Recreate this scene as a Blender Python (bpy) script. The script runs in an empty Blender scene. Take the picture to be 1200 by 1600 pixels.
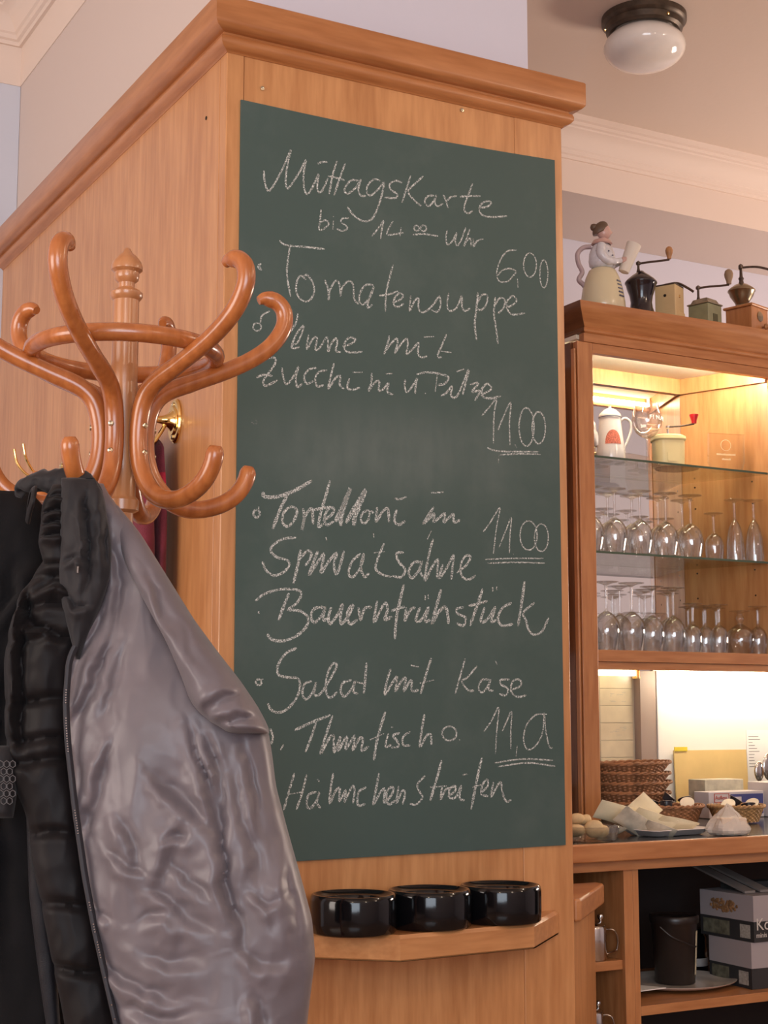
import bpy, bmesh, math, random
from mathutils import Vector, Matrix, noise as mnoise

# ---------------------------------------------------------------- camera
FPX = 2365.0
PITCH = math.atan(320/FPX)
AZ = math.radians(61.2)
CAM = Vector((-1.004, -2.415, 1.15))
FH = Vector((math.cos(AZ), math.sin(AZ), 0)); RT = Vector((math.sin(AZ), -math.cos(AZ), 0))
FW = FH*math.cos(PITCH) + Vector((0, 0, math.sin(PITCH)))
UPV = -FH*math.sin(PITCH) + Vector((0, 0, math.cos(PITCH)))
S = bpy.context.scene
COL = S.collection
cd = bpy.data.cameras.new('camera'); cam = bpy.data.objects.new('camera', cd); COL.objects.link(cam)
cd.sensor_fit = 'HORIZONTAL'; cd.sensor_width = 36; cd.lens = 36*FPX/1200; cd.clip_start = 0.05
M = Matrix((RT, UPV, -FW)).transposed().to_4x4(); M.translation = CAM
cam.matrix_world = M; S.camera = cam

# ---------------------------------------------------------------- world and light
w = bpy.data.worlds.new('world'); S.world = w; w.use_nodes = True
w.node_tree.nodes['Background'].inputs[0].default_value = (0.75, 0.85, 1.0, 1)
w.node_tree.nodes['Background'].inputs[1].default_value = 0.6

def area(name, loc, aim, size, power, color):
    l = bpy.data.lights.new(name, 'AREA'); l.shape = 'RECTANGLE'; l.size, l.size_y = size
    l.energy = power; l.color = color
    o = bpy.data.objects.new(name, l); COL.objects.link(o); o.location = loc
    o.rotation_euler = (Vector(aim)-Vector(loc)).to_track_quat('-Z', 'Y').to_euler()
    return o
area('window_daylight', (-1.9, -4.7, 1.7), (1.2, 0, 1.9), (2.4, 1.8), 100, (0.80, 0.89, 1.0))
area('window_daylight', (-3.8, -0.9, 1.7), (0, 0.2, 1.7), (2.2, 1.7), 95, (1.0, 0.86, 0.76))
area('ceiling_fill', (4.0, 0.5, 1.5), (2.4, 0.6, 3.0), (0.8, 0.5), 46, (1.0, 0.80, 0.66))  # unseen fill added to brighten the ceiling and throw the lamp's shadow left
def bulb(loc, power, rad=0.045):
    l = bpy.data.lights.new('room_bulb', 'POINT'); l.energy = power; l.shadow_soft_size = rad; l.color = (1.0, 0.78, 0.58)
    o = bpy.data.objects.new('room_bulb', l); COL.objects.link(o); o.location = loc
for p_ in ((-1.7, -3.4, 2.6), (0.7, -3.9, 2.6), (2.6, -3.2, 2.65), (2.2, -1.5, 2.75)): bulb(p_, 24)
S.view_settings.view_transform = 'Standard'; S.view_settings.look = 'None'
S.view_settings.gamma = 1; S.view_settings.use_curve_mapping = False
S.view_settings.exposure = -0.05
try:
    S.cycles.use_denoising = True
    S.cycles.max_bounces = 14; S.cycles.diffuse_bounces = 4; S.cycles.glossy_bounces = 6
    S.cycles.transmission_bounces = 14; S.cycles.transparent_max_bounces = 24
    S.cycles.caustics_refractive = False; S.cycles.caustics_reflective = False
    S.cycles.sample_clamp_indirect = 6
except Exception: pass

# ---------------------------------------------------------------- helpers
def ray(px, py): return FW + RT*((px-600)/FPX) + UPV*((800-py)/FPX)
def at(px, py, dep):
    d = ray(px, py); return CAM + d*(dep/d.dot(FH))
def onY(px, py, y):
    d = ray(px, py); return CAM + d*((y-CAM.y)/d.y)

def srgb(r, g, b):
    f = lambda c: (c/255/12.92) if c/255 <= 0.04045 else ((c/255+0.055)/1.055)**2.4
    return (f(r), f(g), f(b), 1)

MATS = {}
def newmat(name):
    m = bpy.data.materials.new(name); m.use_nodes = True; MATS[name] = m
    return m, m.node_tree.nodes, m.node_tree.links, m.node_tree.nodes['Principled BSDF']
def plain(name, col, rough=0.5, metal=0, bump=0, bscale=60, vary=0, vscale=8, sheen=0, coat=0, spec=0.5, trans=0, ior=1.45, emit=None, estr=0):
    m, n, l, p = newmat(name)
    p.inputs['Base Color'].default_value = col; p.inputs['Roughness'].default_value = rough
    p.inputs['Metallic'].default_value = metal; p.inputs['Sheen Weight'].default_value = sheen
    p.inputs['Coat Weight'].default_value = coat; p.inputs['Specular IOR Level'].default_value = spec
    p.inputs['Transmission Weight'].default_value = trans; p.inputs['IOR'].default_value = ior
    if emit: p.inputs['Emission Color'].default_value = emit; p.inputs['Emission Strength'].default_value = estr
    tc = n.new('ShaderNodeTexCoord')
    if vary:
        no = n.new('ShaderNodeTexNoise'); no.inputs['Scale'].default_value = vscale; no.inputs['Detail'].default_value = 4
        l.new(tc.outputs['Object'], no.inputs['Vector'])
        r = n.new('ShaderNodeMapRange'); r.inputs['To Min'].default_value = 1-vary; r.inputs['To Max'].default_value = 1+vary
        r.inputs['From Min'].default_value = 0.3; r.inputs['From Max'].default_value = 0.7
        l.new(no.outputs['Fac'], r.inputs['Value'])
        mx = n.new('ShaderNodeVectorMath'); mx.operation = 'SCALE'; mx.inputs[0].default_value = col[:3]
        l.new(r.outputs['Result'], mx.inputs['Scale']); l.new(mx.outputs['Vector'], p.inputs['Base Color'])
    if bump:
        nb = n.new('ShaderNodeTexNoise'); nb.inputs['Scale'].default_value = bscale; nb.inputs['Detail'].default_value = 5
        l.new(tc.outputs['Object'], nb.inputs['Vector'])
        b = n.new('ShaderNodeBump'); b.inputs['Strength'].default_value = bump; b.inputs['Distance'].default_value = 0.004
        l.new(nb.outputs['Fac'], b.inputs['Height']); l.new(b.outputs['Normal'], p.inputs['Normal'])
    return m
def wood(name, axis, light, dark, rough=0.33, figure=0.5, coat=0.25, fig_scale=2.2):
    m, n, l, p = newmat(name)
    tc = n.new('ShaderNodeTexCoord'); oi = n.new('ShaderNodeObjectInfo')
    mp = n.new('ShaderNodeMapping'); sc = [1, 1, 1]; sc['xyz'.index(axis)] = 0.11
    mp.inputs['Scale'].default_value = sc
    add = n.new('ShaderNodeVectorMath'); add.operation = 'ADD'
    l.new(tc.outputs['Object'], mp.inputs['Vector']); l.new(mp.outputs['Vector'], add.inputs[0])
    rs = n.new('ShaderNodeMath'); rs.operation = 'MULTIPLY'; rs.inputs[1].default_value = 7.3
    l.new(oi.outputs['Random'], rs.inputs[0]); l.new(rs.outputs[0], add.inputs[1])
    n1 = n.new('ShaderNodeTexNoise'); n1.inputs['Scale'].default_value = fig_scale*1.6; n1.inputs['Detail'].default_value = 1.5
    n1.inputs['Distortion'].default_value = 0.4
    l.new(add.outputs[0], n1.inputs['Vector'])
    k = n.new('ShaderNodeMath'); k.operation = 'MULTIPLY'; k.inputs[1].default_value = 95; l.new(n1.outputs['Fac'], k.inputs[0])
    s = n.new('ShaderNodeMath'); s.operation = 'SINE'; l.new(k.outputs[0], s.inputs[0])
    n2 = n.new('ShaderNodeTexNoise'); n2.inputs['Scale'].default_value = 85; n2.inputs['Detail'].default_value = 3
    l.new(add.outputs[0], n2.inputs['Vector'])
    n3 = n.new('ShaderNodeTexNoise'); n3.inputs['Scale'].default_value = 9; n3.inputs['Detail'].default_value = 2
    l.new(add.outputs[0], n3.inputs['Vector'])
    a = n.new('ShaderNodeMath'); a.operation = 'MULTIPLY_ADD'; a.inputs[1].default_value = 0.09*figure; l.new(s.outputs[0], a.inputs[0]); l.new(n2.outputs['Fac'], a.inputs[2])
    b = n.new('ShaderNodeMath'); b.operation = 'MULTIPLY_ADD'; b.inputs[1].default_value = 0.75; l.new(n3.outputs['Fac'], b.inputs[0]); l.new(a.outputs[0], b.inputs[2])
    mr = n.new('ShaderNodeMapRange'); mr.inputs['From Min'].default_value = 0.62; mr.inputs['From Max'].default_value = 1.12
    l.new(b.outputs[0], mr.inputs['Value'])
    mix = n.new('ShaderNodeMix'); mix.data_type = 'RGBA'; mix.inputs['A'].default_value = dark; mix.inputs['B'].default_value = light
    l.new(mr.outputs['Result'], mix.inputs['Factor']); l.new(mix.outputs['Result'], p.inputs['Base Color'])
    p.inputs['Roughness'].default_value = rough; p.inputs['Coat Weight'].default_value = coat; p.inputs['Coat Roughness'].default_value = 0.2
    bp = n.new('ShaderNodeBump'); bp.inputs['Strength'].default_value = 0.06; bp.inputs['Distance'].default_value = 0.002
    l.new(n2.outputs['Fac'], bp.inputs['Height']); l.new(bp.outputs['Normal'], p.inputs['Normal'])
    return m
def wood3(name, light, dark, **k):
    return {ax: wood(name+'_'+ax, ax, light, dark, **k) for ax in 'xyz'}

W_PANEL = wood3('veneer', (0.61, 0.292, 0.116, 1), (0.46, 0.196, 0.070, 1), figure=0.9)
W_TRIM = wood3('stained_trim', (0.50, 0.205, 0.075, 1), (0.37, 0.135, 0.043, 1), figure=0.3)
W_CAB = wood3('cabinet_cherry', (0.54, 0.24, 0.092, 1), (0.40, 0.155, 0.052, 1))
W_DARK = wood3('cabinet_inside_and_shaded', (0.20, 0.085, 0.035, 1), (0.12, 0.045, 0.018, 1))
W_BEND = wood('bentwood', 'z', (0.50, 0.165, 0.045, 1), (0.34, 0.095, 0.022, 1), rough=0.27, figure=0.4, coat=0.5, fig_scale=6)
W_POLE = wood('turned_beech', 'z', (0.52, 0.235, 0.10, 1), (0.41, 0.165, 0.062, 1), rough=0.28, figure=0.4, coat=0.4, fig_scale=5)
P_CREAM = plain('cream_plaster', (0.76, 0.63, 0.55, 1), 0.85, bump=0.05, bscale=90)
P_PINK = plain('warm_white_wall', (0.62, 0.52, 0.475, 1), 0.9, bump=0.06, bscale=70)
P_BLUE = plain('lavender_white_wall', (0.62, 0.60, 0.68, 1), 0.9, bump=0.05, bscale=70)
P_GREY = plain('grey_blue_wall', (0.60, 0.62, 0.70, 1), 0.9, bump=0.05)
P_CEIL = plain('ceiling_paint', (0.70, 0.575, 0.49, 1), 0.92, bump=0.12, bscale=45)
P_FLOOR = wood('floorboards', 'y', (0.30, 0.17, 0.09, 1), (0.2, 0.1, 0.05, 1))
BLACKM = plain('black_glaze', (0.004, 0.004, 0.005, 1), 0.10, coat=0.0)
BRASS = plain('polished_brass', (0.86, 0.60, 0.24, 1), 0.14, 1)
BRONZE = plain('aged_bronze', (0.085, 0.062, 0.045, 1), 0.42, 0.55, vary=0.3, vscale=40)
OPAL = plain('opal_glass', (0.80, 0.74, 0.68, 1), 0.12, coat=0.6, vary=0.05, vscale=14)
STEEL = plain('stainless_steel', (0.62, 0.61, 0.60, 1), 0.16, 1)
DARKMETAL = plain('tarnished_iron', (0.12, 0.09, 0.075, 1), 0.38, 0.8, vary=0.3, vscale=80)
SCREWM = plain('screw_metal', (0.60, 0.52, 0.38, 1), 0.3, 1)
HOLE = plain('dark_hole', (0.02, 0.012, 0.008, 1), 0.9)
GRANITE = plain('dark_stone_worktop', (0.045, 0.042, 0.038, 1), 0.16, vary=0.6, vscale=220)
MIRROR = plain('mirror_silver', (0.90, 0.90, 0.88, 1), 0.01, 1)
WHITE_LAM = plain('white_laminate', (0.80, 0.77, 0.72, 1), 0.5)
TAUPE = plain('taupe_panel', (0.36, 0.27, 0.23, 1), 0.5)

def link(o, parent=None):
    COL.objects.link(o)
    if parent is not None: o.parent = parent
    return o
def wloc(o):
    v = Vector((0, 0, 0))
    while o is not None: v += o.location; o = o.parent
    return v
def tag(o, label, cat, group=None, kind=None):
    o['label'] = label; o['category'] = cat
    if group: o['group'] = group
    if kind: o['kind'] = kind
    return o
def thing(name, label, cat, loc=(0, 0, 0), group=None, rot=None):
    o = bpy.data.objects.new(name, None); o.empty_display_size = 0.05; COL.objects.link(o); o.location = loc
    if rot is not None: o.rotation_euler = (0, 0, rot)
    return tag(o, label, cat, group)

class MB:
    def __init__(s): s.v = []; s.f = []
    def add(s, vs, fs):
        k = len(s.v); s.v += [tuple(v) for v in vs]; s.f += [tuple(i+k for i in f) for f in fs]; return s
    def box(s, x0, x1, y0, y1, z0, z1):
        vs = [(x, y, z) for z in (z0, z1) for y in (y0, y1) for x in (x0, x1)]
        return s.add(vs, [(0, 2, 3, 1), (4, 5, 7, 6), (0, 1, 5, 4), (2, 6, 7, 3), (0, 4, 6, 2), (1, 3, 7, 5)])
    def prism(s, poly, z0, z1):
        a = sum(poly[i][0]*poly[(i+1) % len(poly)][1]-poly[(i+1) % len(poly)][0]*poly[i][1] for i in range(len(poly)))
        if a < 0: poly = poly[::-1]
        n = len(poly)
        return s.add([(x, y, z0) for x, y in poly]+[(x, y, z1) for x, y in poly],
                     [tuple(range(n-1, -1, -1)), tuple(range(n, 2*n))]+[(i, (i+1) % n, n+(i+1) % n, n+i) for i in range(n)])
    def lathe(s, prof, seg=32, c=(0, 0, 0), axis='z', sx=1, sy=1, closed=False):
        vs = []; fs = []; n = len(prof)
        for r, z in prof:
            for i in range(seg):
                a = 2*math.pi*i/seg; p = (r*math.cos(a)*sx, r*math.sin(a)*sy, z)
                if axis == 'x': p = (p[2], p[0], p[1])
                if axis == 'y': p = (p[1], p[2], p[0])
                vs.append((p[0]+c[0], p[1]+c[1], p[2]+c[2]))
        rng = n if closed else n-1
        for j in range(rng):
            j2 = (j+1) % n
            for i in range(seg):
                i2 = (i+1) % seg
                fs.append((j*seg+i, j*seg+i2, j2*seg+i2, j2*seg+i))
        if not closed:
            if prof[0][0] > 1e-6: fs.append(tuple(range(seg-1, -1, -1)))
            if prof[-1][0] > 1e-6: fs.append(tuple(range((n-1)*seg, n*seg)))
        return s.add(vs, fs)
    def tube(s, pts, rad, seg=12, closed=False, flat=1.0, caps=True):
        pts = [Vector(p) for p in pts]; n = len(pts)
        if not hasattr(rad, '__len__'): rad = [rad]*n
        T = []
        for i in range(n):
            a = pts[(i-1) % n] if (closed or i > 0) else pts[i]; b = pts[(i+1) % n] if (closed or i < n-1) else pts[i]
            t = (b-a); T.append(t.normalized() if t.length > 0 else Vector((0, 0, 1)))
        u = T[0].orthogonal().normalized()
        if abs(T[0].z) < 0.9:
            u = T[0].cross(Vector((0, 0, 1))).normalized()
        vs = []; fs = []
        for i in range(n):
            u = (u - T[i]*u.dot(T[i])).normalized(); v = T[i].cross(u)
            for k in range(seg):
                a = 2*math.pi*k/seg; vs.append(pts[i] + (u*math.cos(a)*flat + v*math.sin(a))*rad[i])
        for i in range(n if closed else n-1):
            j = (i+1) % n
            for k in range(seg):
                k2 = (k+1) % seg; fs.append((i*seg+k, i*seg+k2, j*seg+k2, j*seg+k))
        if not closed and caps:
            fs.append(tuple(range(seg-1, -1, -1))); fs.append(tuple(range((n-1)*seg, n*seg)))
        return s.add(vs, fs)
    def sweep(s, path, prof, closed=False):
        """prof: (outward, z) closed polygon swept along a 2D path; outward is the right-hand side of the path"""
        n = len(path); m = len(prof); vs = []; fs = []
        for i, p in enumerate(path):
            p = Vector(p)
            ns = []
            if i > 0 or closed: d = (p-Vector(path[i-1])).normalized(); ns.append(Vector((d.y, -d.x)))
            if i < n-1 or closed: d = (Vector(path[(i+1) % n])-p).normalized(); ns.append(Vector((d.y, -d.x)))
            if len(ns) == 2:
                h = (ns[0]+ns[1]).normalized(); q = h/max(h.dot(ns[0]), 0.2)
            else: q = ns[0]
            for o, z in prof: vs.append((p.x+q.x*o, p.y+q.y*o, z))
        for i in range(n-1):
            for k in range(m):
                k2 = (k+1) % m; fs.append((i*m+k, (i+1)*m+k, (i+1)*m+k2, i*m+k2))
        fs.append(tuple(range(m))); fs.append(tuple(range((n-1)*m+m-1, (n-1)*m-1, -1)))
        return s.add(vs, fs)
    def grid(s, rows, closed_u=False, caps=False):
        nr = len(rows); nc = len(rows[0]); vs = [v for r in rows for v in r]; fs = []
        for i in range(nr-1):
            for k in range(nc if closed_u else nc-1):
                k2 = (k+1) % nc; fs.append((i*nc+k, i*nc+k2, (i+1)*nc+k2, (i+1)*nc+k))
        if caps: fs.append(tuple(range(nc-1, -1, -1))); fs.append(tuple(range((nr-1)*nc, nr*nc)))
        return s.add(vs, fs)
    def xf(s, m): s.v = [tuple(m @ Vector(v)) for v in s.v]; return s
    def build(s, name, mat, parent=None, bevel=0, smooth=35, local=False, seg=2):
        off = Vector((0, 0, 0)) if (parent is None or local) else wloc(parent)
        me = bpy.data.meshes.new(name)
        me.from_pydata([(v[0]-off.x, v[1]-off.y, v[2]-off.z) for v in s.v], [], s.f)
        bm = bmesh.new(); bm.from_mesh(me); bmesh.ops.recalc_face_normals(bm, faces=bm.faces); bm.to_mesh(me); bm.free()
        me.materials.append(mat)
        if smooth:
            me.shade_smooth(); me.set_sharp_from_angle(angle=math.radians(smooth))
        o = bpy.data.objects.new(name, me); link(o, parent)
        if bevel:
            b = o.modifiers.new('bevel', 'BEVEL'); b.width = bevel; b.segments = seg; b.harden_normals = True; b.limit_method = 'ANGLE'; b.angle_limit = math.radians(40)
        return o
def struct(name, mb, mat, bevel=0, parent=None):
    o = mb.build(name, mat, parent, bevel=bevel)
    if parent is None: o['kind'] = 'structure'
    return o
def B(x0, x1, y0, y1, z0, z1): return MB().box(x0, x1, y0, y1, z0, z1)

def catmull(pts, per=6, closed=False):
    pts = [Vector(p) for p in pts]; n = len(pts); out = []
    if n < 3: return pts
    for i in range(n if closed else n-1):
        p1, p2 = pts[i], pts[(i+1) % n]
        p0 = pts[(i-1) % n] if (closed or i > 0) else p1*2-p2
        p3 = pts[(i+2) % n] if (closed or i+2 < n) else p2*2-p1
        for k in range(per):
            t = k/per
            out.append(0.5*((2*p1)+(p2-p0)*t+(2*p0-5*p1+4*p2-p3)*t*t+(3*p1-p0-3*p2+p3)*t**3))
    if not closed: out.append(pts[-1])
    return out
def interp(tab, x):
    if x <= tab[0][0]: return tab[0][1]
    for (a, va), (b, vb) in zip(tab, tab[1:]):
        if x <= b:
            t = (x-a)/(b-a); return va+(vb-va)*t
    return tab[-1][1]
def smooth_interp(tab, x):
    e = 12.0
    return (interp(tab, x-e)+2*interp(tab, x)+interp(tab, x+e))/4

def lettering(text, size, mat, parent, matrix, name='lettering', depth=0.0003, shear=0, bold=0.0):
    c = bpy.data.curves.new('t', 'FONT'); c.body = text; c.offset = bold; c.size = size; c.extrude = depth; c.shear = shear
    o = bpy.data.objects.new('t', c); COL.objects.link(o)
    bpy.context.view_layer.update()
    me = bpy.data.meshes.new_from_object(o.evaluated_get(bpy.context.evaluated_depsgraph_get()))
    bpy.data.objects.remove(o); me.materials.clear(); me.materials.append(mat)
    q = bpy.data.objects.new(name, me); link(q, parent)
    mm = matrix.copy(); mm.translation = mm.translation - wloc(parent); q.matrix_local = mm
    return q
def frame(origin, xd, yd):
    xd = Vector(xd).normalized(); yd = Vector(yd).normalized(); zd = xd.cross(yd)
    m = Matrix((xd, yd, zd)).transposed().to_4x4(); m.translation = Vector(origin); return m

# ================================================================ SETTING
CEIL = 3.09
struct('floor', B(-4, 4.6, -5, 1.95, -0.05, 0), P_FLOOR)
struct('ceiling', B(-4, 4.6, -5, 1.95, CEIL, CEIL+0.05), P_CEIL)
struct('wall_back', MB().box(-4, -3.2, -5.05, -5, 0, CEIL).box(-0.6, 4.6, -5.05, -5, 0, CEIL).box(-3.2, -0.6, -5.05, -5, 0, 0.8).box(-3.2, -0.6, -5.05, -5, 2.6, CEIL), P_BLUE)
struct('wall_left', MB().box(-4.05, -4, -5, -2.1, 0, CEIL).box(-4.05, -4, 0.3, 1.6, 0, CEIL).box(-4.05, -4, -2.1, 0.3, 0, 0.8).box(-4.05, -4, -2.1, 0.3, 2.6, CEIL), P_PINK)
struct('wall_right', B(4.6, 4.65, -5, 1.95, 0, CEIL), P_BLUE)
struct('wall_far', B(-4, 0.031, 1.54, 1.6, 0, CEIL), P_GREY)
struct('wall_bar', B(0.66, 4.6, 1.91, 1.97, 0, CEIL), P_BLUE)
# the pillar: warm light tinted into the left face, cool daylight into the front
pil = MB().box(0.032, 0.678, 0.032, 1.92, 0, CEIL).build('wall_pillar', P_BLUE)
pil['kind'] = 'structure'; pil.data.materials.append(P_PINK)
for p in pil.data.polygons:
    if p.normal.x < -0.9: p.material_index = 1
struct('wall_beam', B(0.679, 4.6, 1.5, 1.909, 2.865, CEIL-0.001), P_PINK)
corn = [(0, 2.975), (0.012, 2.975), (0.014, 2.985), (0.022, 2.988), (0.024, 3.0), (0.030, 3.004), (0.034, 3.016), (0.044, 3.034), (0.06, 3.046), (0.078, 3.052),
        (0.080, 3.058), (0.090, 3.060), (0.092, 3.070), (0.104, 3.072), (0.106, CEIL), (0, CEIL)]
struct('trim_1', MB().sweep([(-3.95, 1.54), (0.032, 1.54), (0.032, 0.032), (0.678, 0.032)], corn), P_CREAM)
struct('trim_2', MB().sweep([(0.68, 1.5), (4.6, 1.5)], corn), P_CREAM)
band = [(0, 2.865), (0.003, 2.865), (0.003, 2.976), (0, 2.976)]
struct('trim_3', MB().sweep([(-3.95, 1.54), (0.032, 1.54), (0.032, 0.032), (0.678, 0.032)], band), P_CREAM)
struct('trim_4', MB().sweep([(0.68, 1.5), (4.6, 1.5)], band), P_CREAM)
# windows behind the viewer
for n_, (a, b, fixed, ax) in enumerate(((-3.2, -0.6, -5.03, 'x'), (-2.1, 0.3, -4.03, 'y'))):
    mb = MB(); f = 0.05
    mid = (a+b)/2
    for (u0, u1, z0, z1) in ((a, b, 0.8, 0.8+f), (a, b, 2.6-f, 2.6), (a, a+f, 0.8, 2.6), (b-f, b, 0.8, 2.6), (mid-f/2, mid+f/2, 0.8, 2.6), (a, b, 2.05, 2.05+f)):
        if ax == 'x': mb.box(u0, u1, fixed-0.02, fixed+0.05, z0, z1)
        else: mb.box(fixed-0.02, fixed+0.05, u0, u1, z0, z1)
    struct('window_%d' % (n_+1), mb, WHITE_LAM)

# ================================================================ PILLAR CLADDING
WID = 0.737; CZ = 2.35
clad = thing('pillar_cladding', 'tall cherry wood cladding round the pillar with moulded crown, behind the chalkboard', 'wall panelling')
B(0, 0.02, 0.032, 1.539, 0, CZ).build('side_panel', W_PANEL['z'], clad, bevel=0.001)
B(0, 0.034, 0, 0.031, 0, CZ).build('corner_post', W_PANEL['z'], clad, bevel=0.002, seg=3)
B(0.0345, 0.6215, 0.001, 0.02, 0, CZ).build('front_panel', W_PANEL['z'], clad, bevel=0.0008)
B(0.622, WID, 0, 0.03, 0, CZ).build('front_stile', W_PANEL['z'], clad, bevel=0.003, seg=3)
B(WID-0.02, WID-0.001, 0.031, 0.60, 0, CZ).build('side_return', W_PANEL['z'], clad)
crown = [(-0.028, 2.34), (0.001, 2.34), (0.004, 2.344), (0.013, 2.347), (0.018, 2.353), (0.0185, 2.360), (0.016, 2.366), (0.011, 2.369), (0.011, 2.373), (0.030, 2.376),
         (0.035, 2.381), (0.036, 2.386), (0.036, 2.428), (0.034, 2.431), (-0.028, 2.431)]
for nm, path, ax in (('crown_moulding', [(0.0, 1.539), (0.0, 0.0)], 'y'), ('crown_moulding', [(0.0, 0.0), (WID, 0.0)], 'x'), ('crown_moulding', [(WID, 0.0), (WID, 0.6)], 'y')):
    # mitre: build each run with true 45 degree ends
    mb = MB(); n = len(crown); vs = []
    (x0, y0), (x1, y1) = path; d = Vector((x1-x0, y1-y0)).normalized(); q = Vector((d.y, -d.x))
    m0 = 0 if (x0, y0) == (0.0, 1.539) else 1; m1 = 0 if (x1, y1) == (WID, 0.6) else 1
    for (px_, py_), mt, sg in (((x0, y0), m0, -1), ((x1, y1), m1, 1)):
        for o, z in crown: vs.append((px_+q.x*o+d.x*o*mt*sg, py_+q.y*o+d.y*o*mt*sg, z))
    fs = [(k, n+k, n+(k+1) % n, (k+1) % n) for k in range(n)]+[tuple(range(n)), tuple(range(2*n-1, n-1, -1))]
    mb.add(vs, fs).build(nm, W_TRIM[ax], clad, smooth=50)
for px_, py_ in ((410, 138), (838, 1386), (722, 172)):
    c = onY(px_, py_, -0.0005)
    sc_ = MB().lathe([(0.0035, 0), (0.004, -0.0012), (0.0018, -0.0016), (0.0001, -0.0006)], 14, c, 'y').build('screw', SCREWM, clad)
c = Vector((-0.0006, 0.095, 2.25)); MB().lathe([(0.004, 0.001), (0.0035, -0.0004), (0.0001, -0.0004)], 12, c, 'x').build('screw_hole', HOLE, clad)
c = onY(637, 72, 0.0); c.z = 2.432; MB().lathe([(0.002, 0), (0.002, 0.004), (0.003, 0.0045), (0.003, 0.006), (0.0001, 0.0065)], 10, (c.x, -0.02, 2.431)).build('nail_head', HOLE, clad)

# ================================================================ CHALKBOARD
m, n, l, p = newmat('board_green')
tc = n.new('ShaderNodeTexCoord'); no = n.new('ShaderNodeTexNoise'); no.inputs['Scale'].default_value = 3.2; no.inputs['Detail'].default_value = 7; no.inputs['Roughness'].default_value = 0.65
l.new(tc.outputs['Object'], no.inputs['Vector'])
mp = n.new('ShaderNodeMapping'); mp.inputs['Location'].default_value = (-0.32, 0, -1.60); mp.inputs['Scale'].default_value = (1, 1, 1)
vm = n.new('ShaderNodeVectorMath'); vm.operation = 'SUBTRACT'; vm.inputs[1].default_value = (-0.04, 0, 0.73)
l.new(tc.outputs['Object'], vm.inputs[0])
vs_ = n.new('ShaderNodeVectorMath'); vs_.operation = 'MULTIPLY'; vs_.inputs[1].default_value = (2.9, 0, 9.0); l.new(vm.outputs[0], vs_.inputs[0])
ln = n.new('ShaderNodeVectorMath'); ln.operation = 'LENGTH'; l.new(vs_.outputs[0], ln.inputs[0])
mr = n.new('ShaderNodeMapRange'); mr.interpolation_type = 'SMOOTHSTEP'; mr.inputs['From Min'].default_value = 1.15; mr.inputs['From Max'].default_value = 0.2
l.new(ln.outputs['Value'], mr.inputs['Value'])
mpw = n.new('ShaderNodeMapping'); mpw.inputs['Scale'].default_value = (1, 1, 0.25); l.new(tc.outputs['Object'], mpw.inputs['Vector'])
n2 = n.new('ShaderNodeTexNoise'); n2.inputs['Scale'].default_value = 28; n2.inputs['Detail'].default_value = 5; l.new(mpw.outputs[0], n2.inputs['Vector'])
mu = n.new('ShaderNodeMath'); mu.operation = 'MULTIPLY'; l.new(mr.outputs[0], mu.inputs[0]); l.new(n2.outputs['Fac'], mu.inputs[1])
m2 = n.new('ShaderNodeMath'); m2.operation = 'MULTIPLY'; m2.inputs[1].default_value = 0.17; l.new(mu.outputs[0], m2.inputs[0])
m3 = n.new('ShaderNodeMapRange'); m3.inputs['From Min'].default_value = 0.5; m3.inputs['From Max'].default_value = 0.75; m3.inputs['To Max'].default_value = 0.08
l.new(no.outputs['Fac'], m3.inputs['Value'])
ad = n.new('ShaderNodeMath'); l.new(m2.outputs[0], ad.inputs[0]); l.new(m3.outputs[0], ad.inputs[1])
mx = n.new('ShaderNodeMix'); mx.data_type = 'RGBA'; mx.inputs['A'].default_value = (0.050, 0.086, 0.078, 1); mx.inputs['B'].default_value = (0.42, 0.44, 0.42, 1)
l.new(ad.outputs[0], mx.inputs['Factor']); l.new(mx.outputs['Result'], p.inputs['Base Color']); p.inputs['Roughness'].default_value = 0.62
BOARD = m
BY = -0.004
board = thing('chalkboard', 'large dark green menu chalkboard with white handwriting, fixed on the wood cladding', 'chalkboard', (0.37, 0, 0.906))
bt = []
for i in range(25):
    t = i/24; x = 0.027+t*(0.716-0.027)
    bt.append((x, 2.255+0.012*t-0.006*math.sin(math.pi*t)))
mb = MB(); vs = []; k = len(bt)
for y in (BY, -0.0005):
    vs += [(x, y, z) for x, z in bt] + [(0.7165, y, 0.908), (0.03, y, 0.902)]
kk = k+2
mb.add(vs, [tuple(range(kk)), tuple(range(2*kk-1, kk-1, -1))]+[(i, (i+1) % kk, kk+(i+1) % kk, kk+i) for i in range(kk)])
mb.build('board', BOARD, board, smooth=20)

# chalk: porous white strokes, built as narrow ribbons lying on the board
def chalkmat(name, lo, hi):
    m, n, l, p = newmat(name)
    tc = n.new('ShaderNodeTexCoord'); a = n.new('ShaderNodeTexNoise'); a.inputs['Scale'].default_value = 420; a.inputs['Detail'].default_value = 3
    l.new(tc.outputs['Object'], a.inputs['Vector'])
    r = n.new('ShaderNodeMapRange'); r.inputs['From Min'].default_value = lo; r.inputs['From Max'].default_value = hi; l.new(a.outputs['Fac'], r.inputs['Value'])
    p.inputs['Base Color'].default_value = (0.80, 0.82, 0.78, 1); p.inputs['Roughness'].default_value = 0.95
    l.new(r.outputs['Result'], p.inputs['Alpha']); return m
CHALK = chalkmat('chalk', 0.30, 0.58); CHALK_THIN = chalkmat('chalk_light_pressure', 0.36, 0.70); CHALK_FAINT = chalkmat('chalk_wiped', 0.5, 0.95)
rnd = random.Random(5)
def circ(cx, cy, rx, ry, a0=-70, rot=0):
    return [(cx+rx*math.cos(math.radians(a0+i*30)), cy+ry*math.sin(math.radians(a0+i*30))) for i in range(13)]
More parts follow.
